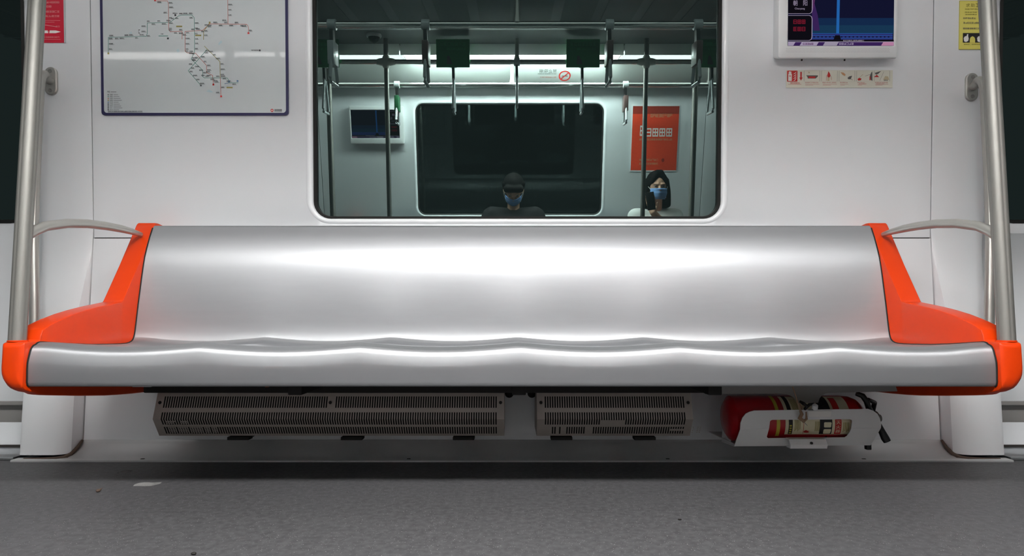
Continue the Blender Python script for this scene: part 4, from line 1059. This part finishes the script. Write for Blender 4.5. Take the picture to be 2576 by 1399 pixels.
    if longhair:
        for s in (-1, 1):
            chain(h, [hc + HV((s * .066, -.01, .05)), hc + HV((s * .080, -.005, -.04)), hc + HV((s * .086, -.015, -.135))], [.030, .030, .030])
            chain(h, [hc + HV((s * .045, -.07, 0)), hc + HV((s * .06, -.06, -.14))], [.05, .045])
            chain(h, [hc + HV((s * .012, .045, .105)), hc + HV((s * .055, .058, .045))], [.030, .016])
        chain(h, [hc + HV((0, -.07, 0)), hc + HV((0, -.06, -.14))], [.05, .05])
    else:
        chain(h, [hc + HV((-.050, .060, .062)), hc + HV((.050, .060, .062))], [.032, .032])
        for s in (-1, 1): chain(h, [hc + HV((s * .070, -.005, .06)), hc + HV((s * .076, -.012, .005))], [.025, .012])
    link_mesh('hair', remesh(h, .006, 4), HAIR, t)
    # mask: a bent, pleated sheet over nose and chin, with ear loops
    k = MB(); rings = []
    for i in range(11):
        w = i / 10; z = -.012 - .085 * w; row = []
        for j in range(17):
            a = (j / 16 - .5) * 2; sx = .066 - .018 * max(0, w - .45); fy = .104 - .052 * a * a - (.018 * max(0, w - .6) / .4) + .003 * math.sin(w * 19) - .006 * max(0, .2 - w) * 5 * abs(a)
            row.append(hc + HV((a * sx, fy, z)))
        rings.append(row)
    k.loft(rings, MASK, False, False); mo = k.build('face_mask', MASK, t, angle=80, label='pale blue pleated face mask')
    sol = mo.modifiers.new('thickness', 'SOLIDIFY'); sol.thickness = .002
    lp = MB()
    for s in (-1, 1): lp.tube([hc + HV((s * .064, .052, -.02)), hc + HV((s * .080, .01, .012)), hc + HV((s * .084, -.012, -.008)), hc + HV((s * .078, .008, -.035)), hc + HV((s * .058, .045, -.085))], .0015, 6, WHITE)
    lp.build('ear_loops', WHITE, mo)
    return t
WX = 1.15
person(WX, -.18, 'seated woman with long black hair, blue mask and white shirt holding a phone', .03, (0, -.02, 1.105), TEE, JEAN, True,
       [([(.16, -.06, .875), (.135, .14, .70), (-.072, .168, .905)], (-1, (-.22, .03, 1), (-.5, .8, 0), .75)),
        ([(-.16, -.06, .875), (-.20, .02, .64), (-.09, .22, .60)], (1, (.6, .75, -.1), (0, 0, -1), .6))],
       [[(.095, .0, .535), (.11, .40, .515), (.11, .38, .09)], [(-.095, .0, .535), (-.11, .40, .515), (-.11, .38, .09)]], True)
ph = thing('phone', 'dark phone held up by the woman in white', 'phone', (WX - .085, .03, .98))
MB().box((-.031, -.005, -.068), (.031, .005, .068), BLACK, .003, M=Matrix.Translation((WX - .102, .030, .992)) @ Matrix.Rotation(-.15, 4, 'Y')).build('case', BLACK, ph)
MB().box((-.028, -.0062, -.064), (.028, -.0050, .064), mat('phone_glass', (10, 10, 14), .1), .0004, M=Matrix.Translation((WX - .102, .030, .992)) @ Matrix.Rotation(-.15, 4, 'Y')).build('screen', BLACK, ph)
person(.012, -.27, 'person in black with a mask sitting opposite, middle of the window reflection', .035, (0, -.005, 1.085), DCLOTH, DCLOTH, False,
       [([(.195, -.055, .88), (.29, .02, .64), (.165, .155, .475)], (-1, (-.75, .5, .15), (-.3, .7, -.1), 1.0)),
        ([(-.195, -.055, .88), (-.29, .02, .64), (-.165, .155, .475)], (1, (.75, .5, .15), (.3, .7, -.1), 1.0))],
       [[(.10, .02, .535), (.34, .33, .515), (.36, .30, .09)], [(-.10, .02, .535), (-.34, .33, .515), (-.36, .30, .09)]], tilt=42)
ph = thing('phone', 'phone in the hands of the person in black', 'phone', (0, -.012, .46))
MB().box((-.078, -.016, .462), (.078, -.008, .534), BLACK, .003).build('case', BLACK, ph)

# ================================================================== CAMERA, LIGHT, LOOK
cd = bpy.data.cameras.new('camera'); cam = bpy.data.objects.new('camera', cd); C.objects.link(cam)
cd.sensor_width = 36; cd.sensor_fit = 'HORIZONTAL'; cd.lens = F / 2576 * 36; cd.clip_start = .02; cd.clip_end = 50
cam.location = CAM; cam.rotation_euler = (PI / 2 + TH, 0, 0)
bpy.context.scene.camera = cam
w = bpy.data.worlds.new('tunnel_dark'); bpy.context.scene.world = w; w.use_nodes = True
w.node_tree.nodes['Background'].inputs['Color'].default_value = (.35, .45, .45, 1); w.node_tree.nodes['Background'].inputs['Strength'].default_value = .02
vs = bpy.context.scene.view_settings; vs.view_transform = 'Standard'; vs.look = 'None'; vs.gamma = 1; vs.use_curve_mapping = False; vs.exposure = 2.6
bpy.context.scene.display_settings.display_device = 'sRGB'
cy = bpy.context.scene.cycles; cy.max_bounces = 10; cy.diffuse_bounces = 5; cy.glossy_bounces = 6; cy.transparent_max_bounces = 12; cy.sample_clamp_indirect = 4
